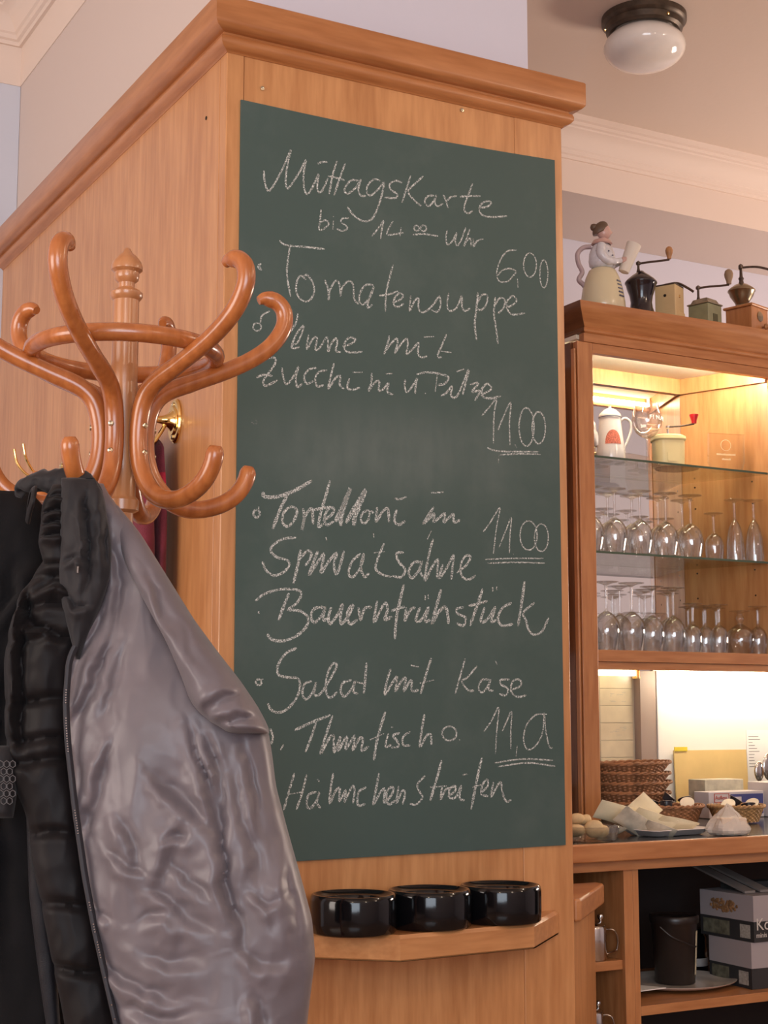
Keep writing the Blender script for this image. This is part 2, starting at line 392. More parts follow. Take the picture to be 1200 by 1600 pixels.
def word(ox, oy, s, strokes, wd=3.0, mat=None, name='chalk_word'):
    mb = MB(); idx = 0
    for st in strokes:
        w_ = wd
        if isinstance(st, tuple) and isinstance(st[1], list): w_, st = st
        if len(st) == 1: st = [st[0], (st[0][0]+2, st[0][1]+3)]
        pts = catmull([(x, y, 0) for x, y in st], 5)
        P3 = [onY(ox+q.x/s, oy+q.y/s, BY) for q in pts]
        h = 0.00115*w_*0.5
        idx += 1; yy = BY-0.00025-0.00004*(idx % 5)
        L = []; R = []
        for i, q in enumerate(P3):
            t = (P3[min(i+1, len(P3)-1)]-P3[max(i-1, 0)]); t = Vector((t.x, 0, t.z))
            t = t.normalized() if t.length > 1e-9 else Vector((1, 0, 0))
            nn = Vector((-t.z, 0, t.x)); k = h*(0.82+0.35*rnd.random())
            if i == 0 or i == len(P3)-1: k *= 0.55
            L.append((q.x+nn.x*k, yy, q.z+nn.z*k)); R.append((q.x-nn.x*k, yy, q.z-nn.z*k))
        nP = len(P3); base = [v for pr in zip(L, R) for v in pr]
        mb.add(base, [(2*i, 2*i+1, 2*i+3, 2*i+2) for i in range(nP-1)])
    return mb.build(name, mat or CHALK_THIN, board, smooth=0)
o = (380, 220, 2.4)
word(*o, [[(78,112),(80,150),(97,188),(140,120),(178,35),(168,80),(160,130),(160,165),(168,178),(190,150),(215,110),(235,72),(228,110),(226,150),(230,185),(242,200),(262,170),(282,125),(278,160),(280,190),(295,188),(318,140)],
 [(278,86),(295,80),(315,80)], [(352,72),(335,130),(322,200)], [(382,85),(362,140),(340,205)], [(318,132),(345,138),(380,148)],
 [(432,150),(405,148),(385,170),(380,190),(395,197),(425,172),(440,145),(432,180),(440,205),(460,207)],
 [(515,150),(490,145),(468,165),(463,192),(478,205),(508,180),(528,155),(520,200),(505,250),(485,290),(465,302),(440,298),(410,275),(390,248)],
 [(595,157),(570,150),(548,165),(555,185),(577,200),(570,215),(530,213)], [(628,130),(612,180),(595,232)], [(675,132),(640,165),(618,190),(640,222),(668,245)],
 [(715,205),(692,208),(680,228),(695,245),(715,225),(724,203),(718,230),(730,246),(750,235)], [(750,203),(760,225),(768,252)], [(765,225),(780,210),(800,208)],
 [(860,160),(845,200),(830,240),(830,264),(845,272),(860,262)], [(812,210),(850,207),(890,208)], [(883,252),(915,247),(930,232),(915,226),(892,238),(885,262),(900,280),(935,286),(990,282)]], 3.0)
word(*o, [[(292,258),(288,300),(284,332),(302,330),(320,312),(310,298),(290,306)], [(338,300),(336,332)], [(336,282),(339,285)], [(395,290),(372,292),(366,305),(385,318),(390,330),(372,338),(350,330)]], 2.6)
word(*o, [[(482,358),(505,330),(526,300),(520,330),(515,368)], [(562,302),(545,330),(540,352),(570,350),(600,345)], [(592,325),(588,357)], circ(650,328,10,10), circ(676,328,11,11), [(636,352),(680,350),(732,358)]], 2.6)
word(*o, [[(765,335),(760,365),(766,390),(785,375),(800,345),(795,375),(803,393),(818,370),(835,325)], [(850,330),(838,365),(826,398),(840,372),(852,368),(854,395)], [(862,368),(864,397),(876,376),(900,368)]], 2.6)
o = (380, 360, 2.4)
word(*o, [[(135,38),(160,55),(230,62),(305,70)], [(175,60),(165,130),(165,180),(178,248)], [(235,185),(215,170),(200,195),(200,235),(220,262),(245,265),(265,235),(262,200),(240,168),(222,175)],
 [(305,185),(318,220),(320,262),(325,225),(345,190),(360,200),(365,247),(370,215),(395,190),(412,205),(415,255),(432,277)],
 [(490,205),(460,205),(440,230),(435,265),(450,277),(475,250),(490,210),(472,255),(466,290),(485,278)], [(562,128),(548,180),(535,240),(533,305)], [(510,245),(545,240),(580,228)],
 [(560,270),(585,262),(600,245),(585,235),(567,255),(565,280),(580,287),(602,275)], [(628,245),(624,302),(642,265),(657,255),(657,290),(668,307),(690,300),(715,275),(735,248),(740,280),(728,305),(705,298)],
 [(770,235),(765,280),(775,302),(800,290),(820,245),(820,285),(832,302),(852,292)], (3.6,[(880,232),(875,290),(868,350),(875,412)]), [(880,270),(895,242),(915,245),(912,275),(895,297),(878,297)],
 (3.2,[(945,250),(940,310),(948,370),(955,425)]), [(945,280),(960,255),(980,260),(976,290),(955,312)], [(985,290),(1010,280),(1025,262),(1010,246),(990,265),(990,295),(1010,316),(1056,310)]], 3.0)
word(*o, [[(1024,74),(990,78),(965,110),(950,160),(960,190),(990,192),(1010,172),(1022,155),(1000,143),(972,150),(952,170)], [(1028,180),(1030,215)], circ(1075,130,24,45), circ(1127,163,15,52)], 2.3)
word(*o, [[(55,125),(68,148),(54,137),(68,124)]], 2.2)
o = (380, 460, 2.4)
word(*o, [circ(52,122,15,15), [(65,108),(70,80),(100,62)]], 2.4)
word(*o, [[(205,72),(198,105),(180,135),(165,148)], [(182,190),(205,178),(228,118),(205,140),(185,180),(184,202),(212,197)], [(245,152),(238,205),(262,165),(277,165),(270,207),(287,200),(315,160),(318,215),(330,185),(347,165),(353,177),(347,210),(365,217)],
 [(372,195),(405,185),(420,168),(395,163),(378,190),(385,213),(410,218),(447,215)]], 3.0)
word(*o, [[(548,155),(540,190),(528,222),(548,192),(575,165),(578,185),(568,222),(592,185),(615,166),(616,200),(613,224),(635,205),(658,182),(655,220),(668,236),(690,232)], [(678,160),(715,158)], [(762,150),(745,190),(728,232),(745,236)], [(732,212),(780,218)]], 3.0)
word(*o, [[(78,250),(95,238),(120,240),(118,262),(95,295),(75,325),(85,343),(128,322)], [(50,312),(75,302),(110,306)], [(145,275),(150,310),(162,337),(187,310),(207,272),(197,310),(202,347),(222,335)], [(275,275),(245,283),(228,310),(238,335),(262,325)], [(315,285),(285,290),(270,315),(278,345),(302,340)],
 [(340,258),(330,300),(318,355),(345,315),(363,305),(362,340),(378,354)], [(398,315),(390,350),(412,357),(437,350)], [(410,292),(447,292)], [(482,295),(480,330),(470,362),(492,332),(510,325),(508,360),(525,355),(545,332),(540,365),(562,376)], [(535,298),(560,297)],
 [(608,320),(605,345),(615,367),(640,335),(652,315),(646,345),(645,372)], [(682,370)]], 3.2)
word(*o, [[(650,300),(690,292),(745,300),(770,312),(755,335),(728,340)], [(727,305),(720,365)], [(742,382),(762,368),(783,345),(778,375),(790,388),(808,370),(845,282),(832,340),(822,378)], [(800,290),(828,280)], [(850,337),(882,333),(858,365),(888,362),(868,398)], [(893,377),(930,355),(915,335),(895,355),(897,382),(925,390),(966,382)]], 3.5)
word(*o, [[(895,455),(925,420),(950,392),(940,450),(938,560)], [(955,510),(975,460),(1003,405),(998,480),(1000,565)], [(1018,562),(1026,576)], circ(1062,497,28,72), circ(1108,500,25,60), [(915,575),(960,588),(1110,590)], [(958,602),(1040,598),(1115,600)], [(958,605),(957,632)]], 2.6)
for st_ in (circ(42,478,9,9), [(497,437),(505,433)], [(628,470),(645,462)]): word(*o, [st_], 2.4, CHALK_FAINT, 'wiped_chalk_mark')
o = (380, 740, 2.4)
word(*o, [(3.4,circ(50,150,12,14)), [(57,135),(60,124)], (5.5,[(78,70),(74,80),(88,88),(130,86),(190,65),(258,26)]), (5.5,[(165,82),(140,130),(110,208)]), (4.2,[(200,130),(175,125),(150,150),(148,185),(167,198),(190,175),(202,140),(190,128)]),
 (4.6,[(225,130),(228,165),(220,212),(232,160),(255,130),(260,155),(262,190)]), (4.6,[(325,25),(310,80),(290,150),(282,198),(302,188)]), (4,[(262,137),(295,130),(330,125)]), (4.4,[(298,178),(330,155),(340,132),(322,130),(305,160),(312,192),(340,180)]),
 (7,[(345,180),(375,120),(402,55),(385,100),(368,160),(366,196)]), (7,[(385,185),(425,115),(458,62),(440,110),(418,165),(415,197)]), (3.8,[(472,138),(450,145),(440,170),(453,187),(470,170),(476,143),(490,148)]), (4.4,[(502,125),(498,180),(520,145),(540,130),(545,150),(546,182)]), (4.4,[(575,135),(566,175),(583,192),(607,178)]), (3.4,[(568,93),(585,96),(612,88)])], 4.4)
word(*o, [(4.2,[(715,125),(695,155),(675,188),(700,165),(716,150),(714,180),(735,165),(757,148),(752,182),(772,165),(788,152),(790,182),(813,174)]), (4,[(705,72),(750,70)]), (3,[(705,215),(690,246)])], 4)
word(*o, [[(900,218),(925,185),(962,128),(950,200),(938,300)], [(958,278),(980,225),(1005,165),(1000,230),(998,298)], [(1012,300),(1014,304)], circ(1070,232,32,55), circ(1118,240,26,52), [(908,322),(1000,318),(1125,318)], [(915,336),(1020,333),(1133,336)]], 2.2)
word(*o, [(3.8,[(198,240),(150,245),(110,270),(105,295),(130,315),(165,325),(172,345),(150,370),(115,382),(85,362),(72,330)]), (4.6,[(215,285),(205,340),(188,412)]), (4,[(212,320),(240,290),(256,300),(246,328),(232,345)]),
 (4.4,[(280,290),(262,335),(246,380),(270,345),(302,300),(296,340),(292,372),(320,330),(350,298),(340,340),(352,376),(378,290)]), (4,[(440,300),(408,330),(395,375),(413,387),(443,345),(452,300),(440,350),(455,387),(472,372)]),
 (3.8,[(528,262),(508,310),(496,355),(520,378),(556,387)]), (3,[(490,297),(530,292)]), (4,[(602,295),(575,300),(582,330),(607,360),(592,388),(560,384)]), (4,[(665,330),(637,335),(620,370),(633,392),(658,362),(670,328),(662,365),(676,388)]),
 (4,[(712,245),(697,300),(680,402),(705,355),(730,322),(728,360),(727,392)]), (4,[(748,340),(735,392),(765,350),(788,305),(785,350),(780,397)]), (3.8,[(800,372),(835,345),(852,312),(832,310),(815,345),(820,385),(845,397),(872,382)]), (3.2,[(310,238),(312,250)]), (3.2,[(488,225),(490,240)])], 4)
o = (380, 880, 2.4)
word(*o, [(6,[(55,185),(61,185)]), (3.8,[(45,142),(80,115),(140,98),(200,100),(218,115),(200,150),(165,175)]), (4.8,[(172,112),(152,160),(132,215)]), (4.2,[(165,175),(215,180),(242,205),(235,240),(195,275),(145,292),(105,285),(90,266)]),
 (4.4,[(302,165),(267,170),(254,200),(268,222),(298,190),(307,163),(300,212),(320,205)]), (4.6,[(330,165),(320,200),(325,228),(352,195),(372,155),(364,200),(368,228),(392,200),(412,160),(400,165),(390,195),(400,228),(428,212)]), (4.4,[(432,165),(440,212),(455,170),(482,165)]),
 (4.4,[(502,140),(490,222),(520,165),(537,150),(540,180),(530,212),(558,200)]), (5,[(602,80),(590,130),(575,200),(568,285)]), (4,[(555,180),(578,170),(605,163)]), (4.4,[(612,165),(605,217),(625,177),(645,165)]), (4.4,[(662,165),(647,215),(668,212),(695,165),(682,217),(702,212)]),
 (3.6,[(682,120),(682,138)]), (3.6,[(693,117),(694,134)]), (5,[(742,98),(725,160),(708,227),(735,180),(758,165),(766,190),(770,227)]), (4,[(827,165),(800,172),(805,190),(834,205),(825,234),(798,225)]), (5,[(898,95),(880,150),(850,235)]), (4,[(845,160),(880,152),(915,142)]),
 (4.6,[(905,165),(890,217),(914,212),(945,165),(930,217),(950,212)]), (3.6,[(935,90),(936,106)]), (3.6,[(950,88),(950,102)]), (4.2,[(1007,148),(972,168),(955,205),(970,234),(1012,228)]), (4.8,[(1055,68),(1045,140),(1030,237)]), (3.8,[(1092,148),(1050,185),(1060,215),(1070,250),(1090,268),(1120,255),(1145,205)])], 4.4)
o = (380, 1000, 2.4)
word(*o, [(3,circ(58,158,11,11)), (2.6,[(66,148),(75,146)]), (3.8,[(200,30),(160,50),(130,95),(132,130),(165,140),(205,145),(212,180),(195,225),(160,262),(130,272),(105,262),(92,238)]), [(257,155),(230,165),(222,205),(238,222),(263,190),(272,158),(266,202),(285,205),(315,165),(350,98),(335,90),(315,130),(310,190),(325,217),(352,195)],
 [(407,150),(375,160),(365,190),(380,212),(408,180),(420,153),(412,192),(430,202)], (4,[(462,85),(458,140),(452,202)]), [(428,158),(458,165)]], 3.6)
word(*o, [(3.8,[(553,108),(540,150),(530,205),(558,162),(577,138),(570,192),(592,155),(610,143),(602,192),(630,150),(632,190),(657,188)]), (3.6,[(628,95),(660,101)]), (3.8,[(705,68),(685,130),(665,202)]), (3.2,[(662,162),(715,150)])], 3.6)
word(*o, [[(832,70),(815,130),(795,202)], [(877,98),(840,140),(820,155),(842,188),(865,190)], [(922,148),(895,150),(882,180),(895,197),(915,175),(927,148),(920,185),(938,190)], [(945,78),(952,92)], [(998,148),(965,150),(967,167),(992,182),(985,207),(960,202)], [(1003,187),(1040,172),(1037,150),(1012,153),(1003,190),(1028,213),(1062,207)]], 3.2)
o = (400, 1090, 2.5)
word(*o, [[(55,120),(65,150),(60,182)], (4,[(108,183),(95,205)]), (4.4,[(150,128),(210,100),(290,68)]), (3.4,[(235,95),(215,155),(192,214)]), (4,[(300,70),(275,140),(252,220),(285,160),(303,150),(305,215),(330,150),(320,207),(355,153),(350,202),(385,148),(378,205),(405,158),(417,165),(412,207),(440,190)]),
 (4.6,[(505,55),(485,120),(470,180),(460,245)]), (3,[(445,165),(500,140)]), (3.4,[(517,140),(505,190),(528,185)]), (3,[(527,115),(537,117)]), (3.6,[(562,138),(535,148),(550,168),(556,190),(528,195)]), (3.4,[(602,133),(575,153),(575,185),(602,187)]), (4,[(658,65),(648,120),(640,192),(665,150),(682,145),(685,185)])], 3.6)
word(*o, [circ(755,140,28,28)], 2.8)
word(*o, [[(794,163),(796,166)]], 2.8, None, 'chalk_dot')
word(*o, [[(890,132),(920,90),(948,38),(940,130),(935,220)], [(962,130),(980,90),(998,55),(995,130),(995,202)], [(1020,188),(1015,234)], [(1130,65),(1092,68),(1055,110),(1045,165),(1060,202),(1090,190),(1118,140),(1126,60),(1130,120),(1145,190),(1158,197)], [(1116,66),(1136,65)], [(932,255),(1040,240),(1160,245)], [(945,270),(1060,255),(1168,268)]], 2.4)
word(*o, [(3.4,[(150,295),(130,360),(108,440)]), (3.4,[(198,300),(180,370),(158,437)]), [(125,378),(185,368)], [(237,368),(205,380),(198,420),(213,432),(238,398),(247,368),(238,410),(252,432)], (4,[(240,317),(246,328)]),
 (3.6,[(302,295),(292,350),(288,412),(310,365),(327,355),(325,405),(350,362),(345,407),(375,348),(385,362),(378,414)]), [(430,350),(400,370),(398,420),(427,415)], (3.8,[(480,295),(470,350),(458,417),(485,370),(502,358),(500,410),(530,378),(535,350),(515,360),(508,395),(520,417),(545,400)]), [(557,345),(548,412),(570,365),(582,373),(572,417)],
 (3,[(660,305),(630,340),(640,370),(650,390),(625,418),(600,414)]), (4.4,[(725,245),(705,320),(680,402)]), (3.4,[(680,350),(745,345)]), (3.6,[(727,350),(720,397),(740,360),(757,353)]), (3.6,[(748,387),(777,365),(777,345),(755,360),(758,392),(782,387),(800,345),(795,392),(815,402)]), (3.6,[(808,302),(827,298)]),
 (4.6,[(882,235),(865,310),(840,437)]), (3.2,[(845,350),(880,340)]), (3.2,[(878,372),(905,345),(902,320),(885,340),(880,377),(907,385)]), (3.4,[(927,330),(918,387),(945,340),(957,333),(962,370),(977,405),(997,400)])], 3.4)

# ================================================================ SHELF WITH ASHTRAYS
sh = thing('ledge_shelf', 'small cherry wood shelf with chamfered ends under the chalkboard, holding black ashtrays', 'shelf', (0.41, 0, 0.745))
outer = [(0.108, -0.0012), (0.272, -0.150), (0.553, -0.134), (0.700, -0.0012)]
def inset(poly, d):
    c = Vector((0.41, 0)); out = []
    for x, y in poly:
        v = Vector((x, y))-c; out.append((c.x+v.x*(1-d/v.length), y if y > -0.01 else c.y+v.y*(1-d/v.length)))
    return out
MB().prism(inset(outer, 0.02), 0.747, 0.7875).build('shelf_board', W_TRIM['x'], sh)
eprof = [(0, 0.745), (-0.003, 0.745), (0, 0.748), (0.0, 0.782), (-0.005, 0.788), (-0.019, 0.788), (-0.019, 0.745)]
MB().sweep(outer, eprof).build('edge_band', W_PANEL['x'], sh, smooth=25)
ap = [(0.0001, 0.002), (0.070, 0.002), (0.073, 0.005), (0.074, 0.02), (0.074, 0.056), (0.0725, 0.063), (0.070, 0.066), (0.0665, 0.066), (0.062, 0.060), (0.052, 0.058), (0.048, 0.050), (0.046, 0.012), (0.0001, 0.010)]
for i, (x, y, lab) in enumerate(((0.222, -0.077, 'glossy black round ashtray at the left end of the shelf, next to the grey coat'), (0.371, -0.078, 'glossy black round ashtray in the middle of the three on the shelf'), (0.519, -0.077, 'glossy black round ashtray at the right end of the shelf'))):
    t = thing('ashtray', lab, 'ashtray', (x, y, 0.788), 'black ashtrays on the ledge shelf')
    if i == 0:
        a_ = MB().lathe([(r, z-0.0018) for r, z in ap], 56).build('bowl', BLACKM, t, local=True, smooth=50)
    else:
        for q in (a_,): c_ = q.copy(); COL.objects.link(c_); c_.parent = t

# ================================================================ COAT RACK
RD = 2.1
ax_ = at(182, 1120, RD); AX = Vector((ax_.x, ax_.y, 0))
rack = thing('coat_rack', 'bentwood coat rack of reddish brown curved arms with a ring, carrying coats', 'coat rack', (AX.x, AX.y, 0))
pole = [(0.0001, 1.817), (0.004, 1.815), (0.008, 1.808), (0.014, 1.803), (0.020, 1.795), (0.0225, 1.788), (0.0222, 1.783), (0.0175, 1.779), (0.0178, 1.773), (0.0165, 1.768), (0.0118, 1.764), (0.0115, 1.757),
        (0.019, 1.753), (0.0232, 1.749), (0.0232, 1.744), (0.0205, 1.740), (0.0185, 1.738)]
MB().lathe(pole[::-1], 32, (AX.x, AX.y, 0)).build('finial', W_POLE, rack, smooth=40)
MB().lathe([(0.0185, 0.02), (0.0185, 0.9), (0.021, 1.25), (0.0165, 1.40), (0.0165, 1.432), (0.024, 1.436), (0.0245, 1.450), (0.0195, 1.456), (0.0190, 1.50), (0.0185, 1.7385)], 24, (AX.x, AX.y, 0)).build('pole', W_POLE, rack, smooth=40)
prof = [(0.182, 1.508), (0.178, 1.488), (0.164, 1.466), (0.140, 1.450), (0.108, 1.442), (0.078, 1.447), (0.054, 1.465), (0.038, 1.492), (0.0315, 1.525), (0.033, 1.560), (0.042, 1.590), (0.062, 1.610), (0.104, 1.628), (0.150, 1.648), (0.185, 1.667), (0.214, 1.690), (0.232, 1.718), (0.233, 1.742), (0.221, 1.757), (0.204, 1.760), (0.194, 1.756)]
for th in (-12, 52, 109, 173, -127, -77):
    a = math.radians(th); d = -FH*math.cos(a) + RT*math.sin(a)
    pts = catmull([(AX.x+d.x*r, AX.y+d.y*r, z) for r, z in prof], 4)
    N = len(pts); rad = []
    for i in range(N):
        e = min(i, N-1-i); tp = min(1.0, 0.50+0.085*(N-1-i)) if i > N/2 else (0.62 if i == 0 else 0.88 if i == 1 else 1.0)
        rad.append(0.0125*tp*(1.06 if 16 < i < 48 else 1.0))
    arm = MB().tube(pts, rad, 14).build('hook_arm', W_BEND, rack, smooth=60)
    for z in (1.552, 1.514):
        c = Vector((AX.x, AX.y, z))+d*0.0447
        s_ = MB().lathe([(0.0001, 0.002), (0.0018, 0.001), (0.0036, 0.0018), (0.0042, 0.0004), (0.0042, -0.002)], 12)
        s_.xf(frame(c, d.cross(Vector((0, 0, 1))), Vector((0, 0, 1))) @ Matrix.Rotation(math.pi, 4, 'X') if False else Matrix.Translation(c) @ d.to_track_quat('Z', 'Y').to_matrix().to_4x4())
        s_.build('screw', SCREWM, arm)
MB().tube([(AX.x+0.1285*math.cos(i*math.pi/36), AX.y+0.1285*math.sin(i*math.pi/36), 1.660) for i in range(72)], 0.0125, 14, closed=True).build('ring', W_BEND, rack, smooth=60)
for k in range(4):
    a = math.radians(45+90*k); d = Vector((math.cos(a), math.sin(a), 0))
    MB().tube(catmull([(AX.x+d.x*r, AX.y+d.y*r, z) for r, z in ((0.03, 0.42), (0.034, 0.25), (0.08, 0.14), (0.18, 0.10), (0.25, 0.05), (0.27, 0.017))], 5), 0.014, 12).build('leg', W_BEND, rack, smooth=60)

# ================================================================ BRASS HOOKS AND SCARF
def brass_hook(y, z, label, sway=0.0):
    t = thing('wall_hook', label, 'hook', (0, y, z), 'brass hooks on the side panel')
    MB().lathe([(0.0001, -0.0005), (0.036, -0.0005), (0.036, -0.003), (0.033, -0.006), (0.025, -0.0065), (0.023, -0.010), (0.0001, -0.011)], 32, (0, y, z), 'x', sx=0.86, sy=1.18).build('back_plate', BRASS, t)
    MB().lathe([(0.022, -0.009), (0.015, -0.014), (0.009, -0.024), (0.0065, -0.036), (0.006, -0.045), (0.0075, -0.050), (0.004, -0.054), (0.0001, -0.055)], 20, (0, y, z), 'x').build('stem', BRASS, t)
    for s in (-1, 1):
        MB().tube(catmull([(-0.046, y, z+0.001), (-0.056, y+s*0.010, z-0.002), (-0.078, y+s*0.026, z+0.008), (-0.098, y+s*0.036, z+0.034), (-0.106, y+s*0.038, z+0.066)], 6), 0.0034, 10).build('prong', BRASS, t)
    MB().tube(catmull([(-0.020, y, z-0.006), (-0.034, y, z-0.030), (-0.050, y, z-0.052), (-0.072, y, z-0.054), (-0.082, y, z-0.036)], 6), 0.004, 10).build('lower_prong', BRASS, t)
    for dz in (0.031, -0.031):
        MB().lathe([(0.0045, -0.005), (0.0045, -0.0085), (0.002, -0.0095), (0.0001, -0.0075)], 12, (0, y, z+dz), 'x').build('screw', SCREWM, t)
brass_hook(0.222, 1.700, 'round-plated brass wall hook on the right, holding the maroon scarf')
brass_hook(0.93, 1.688, 'brass wall hook with thin prongs on the left, above the dark coat collar')

def fabric(name, col, rough, sheen=0.3, weave=900, wb=0.25, vary=0.12):
    m = plain(name, col, rough, bump=wb, bscale=weave, vary=vary, vscale=16, sheen=sheen, spec=0.5 if col[0] > 0.1 else 0.22)
    return m
SCARF = fabric('maroon_wool', (0.17, 0.026, 0.045, 1), 0.9, 0.12, 500, 0.5, 0.35)
SCARF_RED = fabric('red_wool', (0.42, 0.018, 0.05, 1), 0.9, 0.12, 500, 0.5, 0.3)
def cloth_loft(rows, name, mat, parent, nu=48, disp=None, smooth=80, pw=1.0):
    """rows: list of (centre, halfwidth vector, halfdepth vector); closed tube with end caps"""
    out = []
    for i, (c, hw, hd) in enumerate(rows):
        r = []
        for k in range(nu):
            a = 2*math.pi*k/nu
            ca, sa = math.cos(a), math.sin(a)
            ca = math.copysign(abs(ca)**pw, ca); sa = math.copysign(abs(sa)**pw, sa)
            p_ = Vector(c)+Vector(hw)*ca+Vector(hd)*sa
            if disp: p_ = disp(p_, a, i)
            r.append(tuple(p_))
        out.append(r)
    return MB().grid(out, closed_u=True, caps=True).build(name, mat, parent, smooth=smooth)
scarf = thing('scarf', 'maroon knitted scarf with a red stripe, hung over the right brass hook', 'scarf', (-0.05, 0.222, 1.25))
def fold(p_, a, i):
    k = 0.006*math.sin(a*4+i*0.12)+0.008*mnoise.noise(Vector((p_.x*25, p_.y*25, p_.z*7)))
    return p_+Vector((math.cos(a)*0.3, math.sin(a), 0))*k
def scarf_rows(y0, x0, tops, half, thick):
    rows = []
    for i in range(60):
        t = i/59; z = tops[0]+(tops[1]-tops[0])*t
        e = min(1, (t/0.06))**0.5 if t < 0.06 else 1
        rows.append(((x0, y0-0.0*t, z), (0.0, -(half+0.012*min(1, t*2))*max(e, 0.25), 0), (-thick*(0.7+0.5*t)*max(e, 0.2), 0, 0)))
    return rows
def tone(o, lo, hi):
    o.data.materials.append(SCARF_RED)
    for p in o.data.polygons:
        z = o.data.vertices[p.vertices[0]].co.z+1.25
        if lo+0.012*math.sin(p.center.y*60) < z < hi+0.012*math.sin(p.center.y*45): p.material_index = 1
q = cloth_loft(scarf_rows(0.262, -0.066, (1.686, 1.26), 0.072, 0.026), 'front_fall', SCARF, scarf, disp=fold); tone(q, 1.590, 1.640)
q = cloth_loft(scarf_rows(0.272, -0.032, (1.674, 1.22), 0.074, 0.014), 'rear_fall', SCARF, scarf, disp=fold); tone(q, 1.58, 1.61)

# ================================================================ COATS
GREYN = fabric('grey_nylon', (0.142, 0.121, 0.134, 1), 0.42, 0.1, 1500, 0.04, 0.10)
DKGREY = fabric('charcoal_nylon', (0.020, 0.018, 0.020, 1), 0.6, 0.1, 1500, 0.05, 0.2)
LINING = fabric('black_quilted_lining', (0.0075, 0.0058, 0.0065, 1), 0.55, 0.04, 1200, 0.05, 0.25)
BLACKF = fabric('black_wool_coat', (0.0045, 0.004, 0.005, 1), 0.85, 0.03, 900, 0.2, 0.3)
def seg_d(px, py, a, b):
    ax, ay = a; bx, by = b; dx, dy = bx-ax, by-ay
    t = max(0, min(1, ((px-ax)*dx+(py-ay)*dy)/(dx*dx+dy*dy+1e-9)))
    ex, ey = px-ax-dx*t, py-ay-dy*t
    side = 1 if dx*(py-ay)-dy*(px-ax) > 0 else -1
    return math.hypot(ex, ey), side, t
def crease_depth(creases, px, py):
    h = 0
    wx = px+9*mnoise.noise(Vector((px*0.02, py*0.02, 3.1)))+4*mnoise.noise(Vector((px*0.06, py*0.06, 7.7)))
    wy = py+9*mnoise.noise(Vector((px*0.02, py*0.02, 8.4)))+4*mnoise.noise(Vector((px*0.06, py*0.06, 1.2)))
    for pts, amp, wid in creases:
        xs = [p[0] for p in pts]; ys = [p[1] for p in pts]
        if wx < min(xs)-4*wid or wx > max(xs)+4*wid or wy < min(ys)-4*wid or wy > max(ys)+4*wid: continue
        best = (1e9, 1, 0); n = len(pts)-1
        for i, (a, b) in enumerate(zip(pts, pts[1:])):
            d, s_, t = seg_d(wx, wy, a, b)
            if d < best[0]: best = (d, s_, (i+t)/n)
        d, s_, q = best; w_ = wid*(0.75+0.5*q)
        fade = min(1, 0.15+3.2*q)*min(1, 0.15+3.2*(1-q))
        if d < w_*4:
            x = d*s_/w_; h += 1.45*amp*fade*(-math.exp(-((x*1.5)**2))*0.95+0.75*math.exp(-(((x-1.25)/1.1)**2))-0.25*math.exp(-(((x+1.6)/1.3)**2)))
    return h
def sst(v, a, b):
    t = max(0.0, min(1.0, (v-a)/(b-a))); return t*t*(3-2*t)
def coat_part(name, mat, parent, left, right, y0, y1, dep, thick, creases=(), ny=150, nu=110, noise_amp=0.004, noise_s=9, quilt=None, round_top=40, flat=0.55, sweep=None, ridge=None):
    """outline left/right traced at its own distance; a closed body with real thickness"""
    rows = []
    for i in range(ny+1):
        t = i/ny; y = y0+(y1-y0)*t
        xl, xr = smooth_interp(left, y), smooth_interp(right, y)
        cx, hw = (xl+xr)/2, max((xr-xl)/2, 1.0)
        D0 = dep(y) if callable(dep) else dep; T = thick(y) if callable(thick) else thick
        e = min(1.0, (y-y0+1)/round_top); e = math.sqrt(max(0.02, 1-(1-e)**2)); T *= e
        eb = min(1.0, (y1-y+1)/14.0); T *= math.sqrt(max(0.05, 1-(1-eb)**2))
        row = []
        for k in range(nu):
            a = 2*math.pi*k/nu; ca, sa = math.cos(a), math.sin(a)
            fx = math.copysign(abs(ca)**0.9, ca); fs = math.copysign(abs(sa)**flat, sa)
            px = cx+hw*fx
            base = at(px, y, D0+(sweep(px, y) if sweep else 0))
            wn = Vector((base.x*noise_s, base.y*noise_s, base.z*noise_s*0.55))
            h = noise_amp*(mnoise.noise(wn)+0.5*mnoise.noise(wn*2.7)-0.55*abs(mnoise.noise(wn*3.9+Vector((2, 9, 4))))) + noise_amp*0.7*(abs(mnoise.noise(wn*1.6+Vector((5, 1, 2))))*-2)
            if fs > 0:
                h += crease_depth(creases, px, y)
                if quilt: h += quilt(px, y)
            edge = min(1, abs(fs)*1.5)
            off = fs*T + h*edge*(1 if fs > 0 else -1)
            p_ = base - FH*off
            row.append(tuple(p_))
        rows.append(row)
    return MB().grid(rows, closed_u=True, caps=True).build(name, mat, parent, smooth=80)

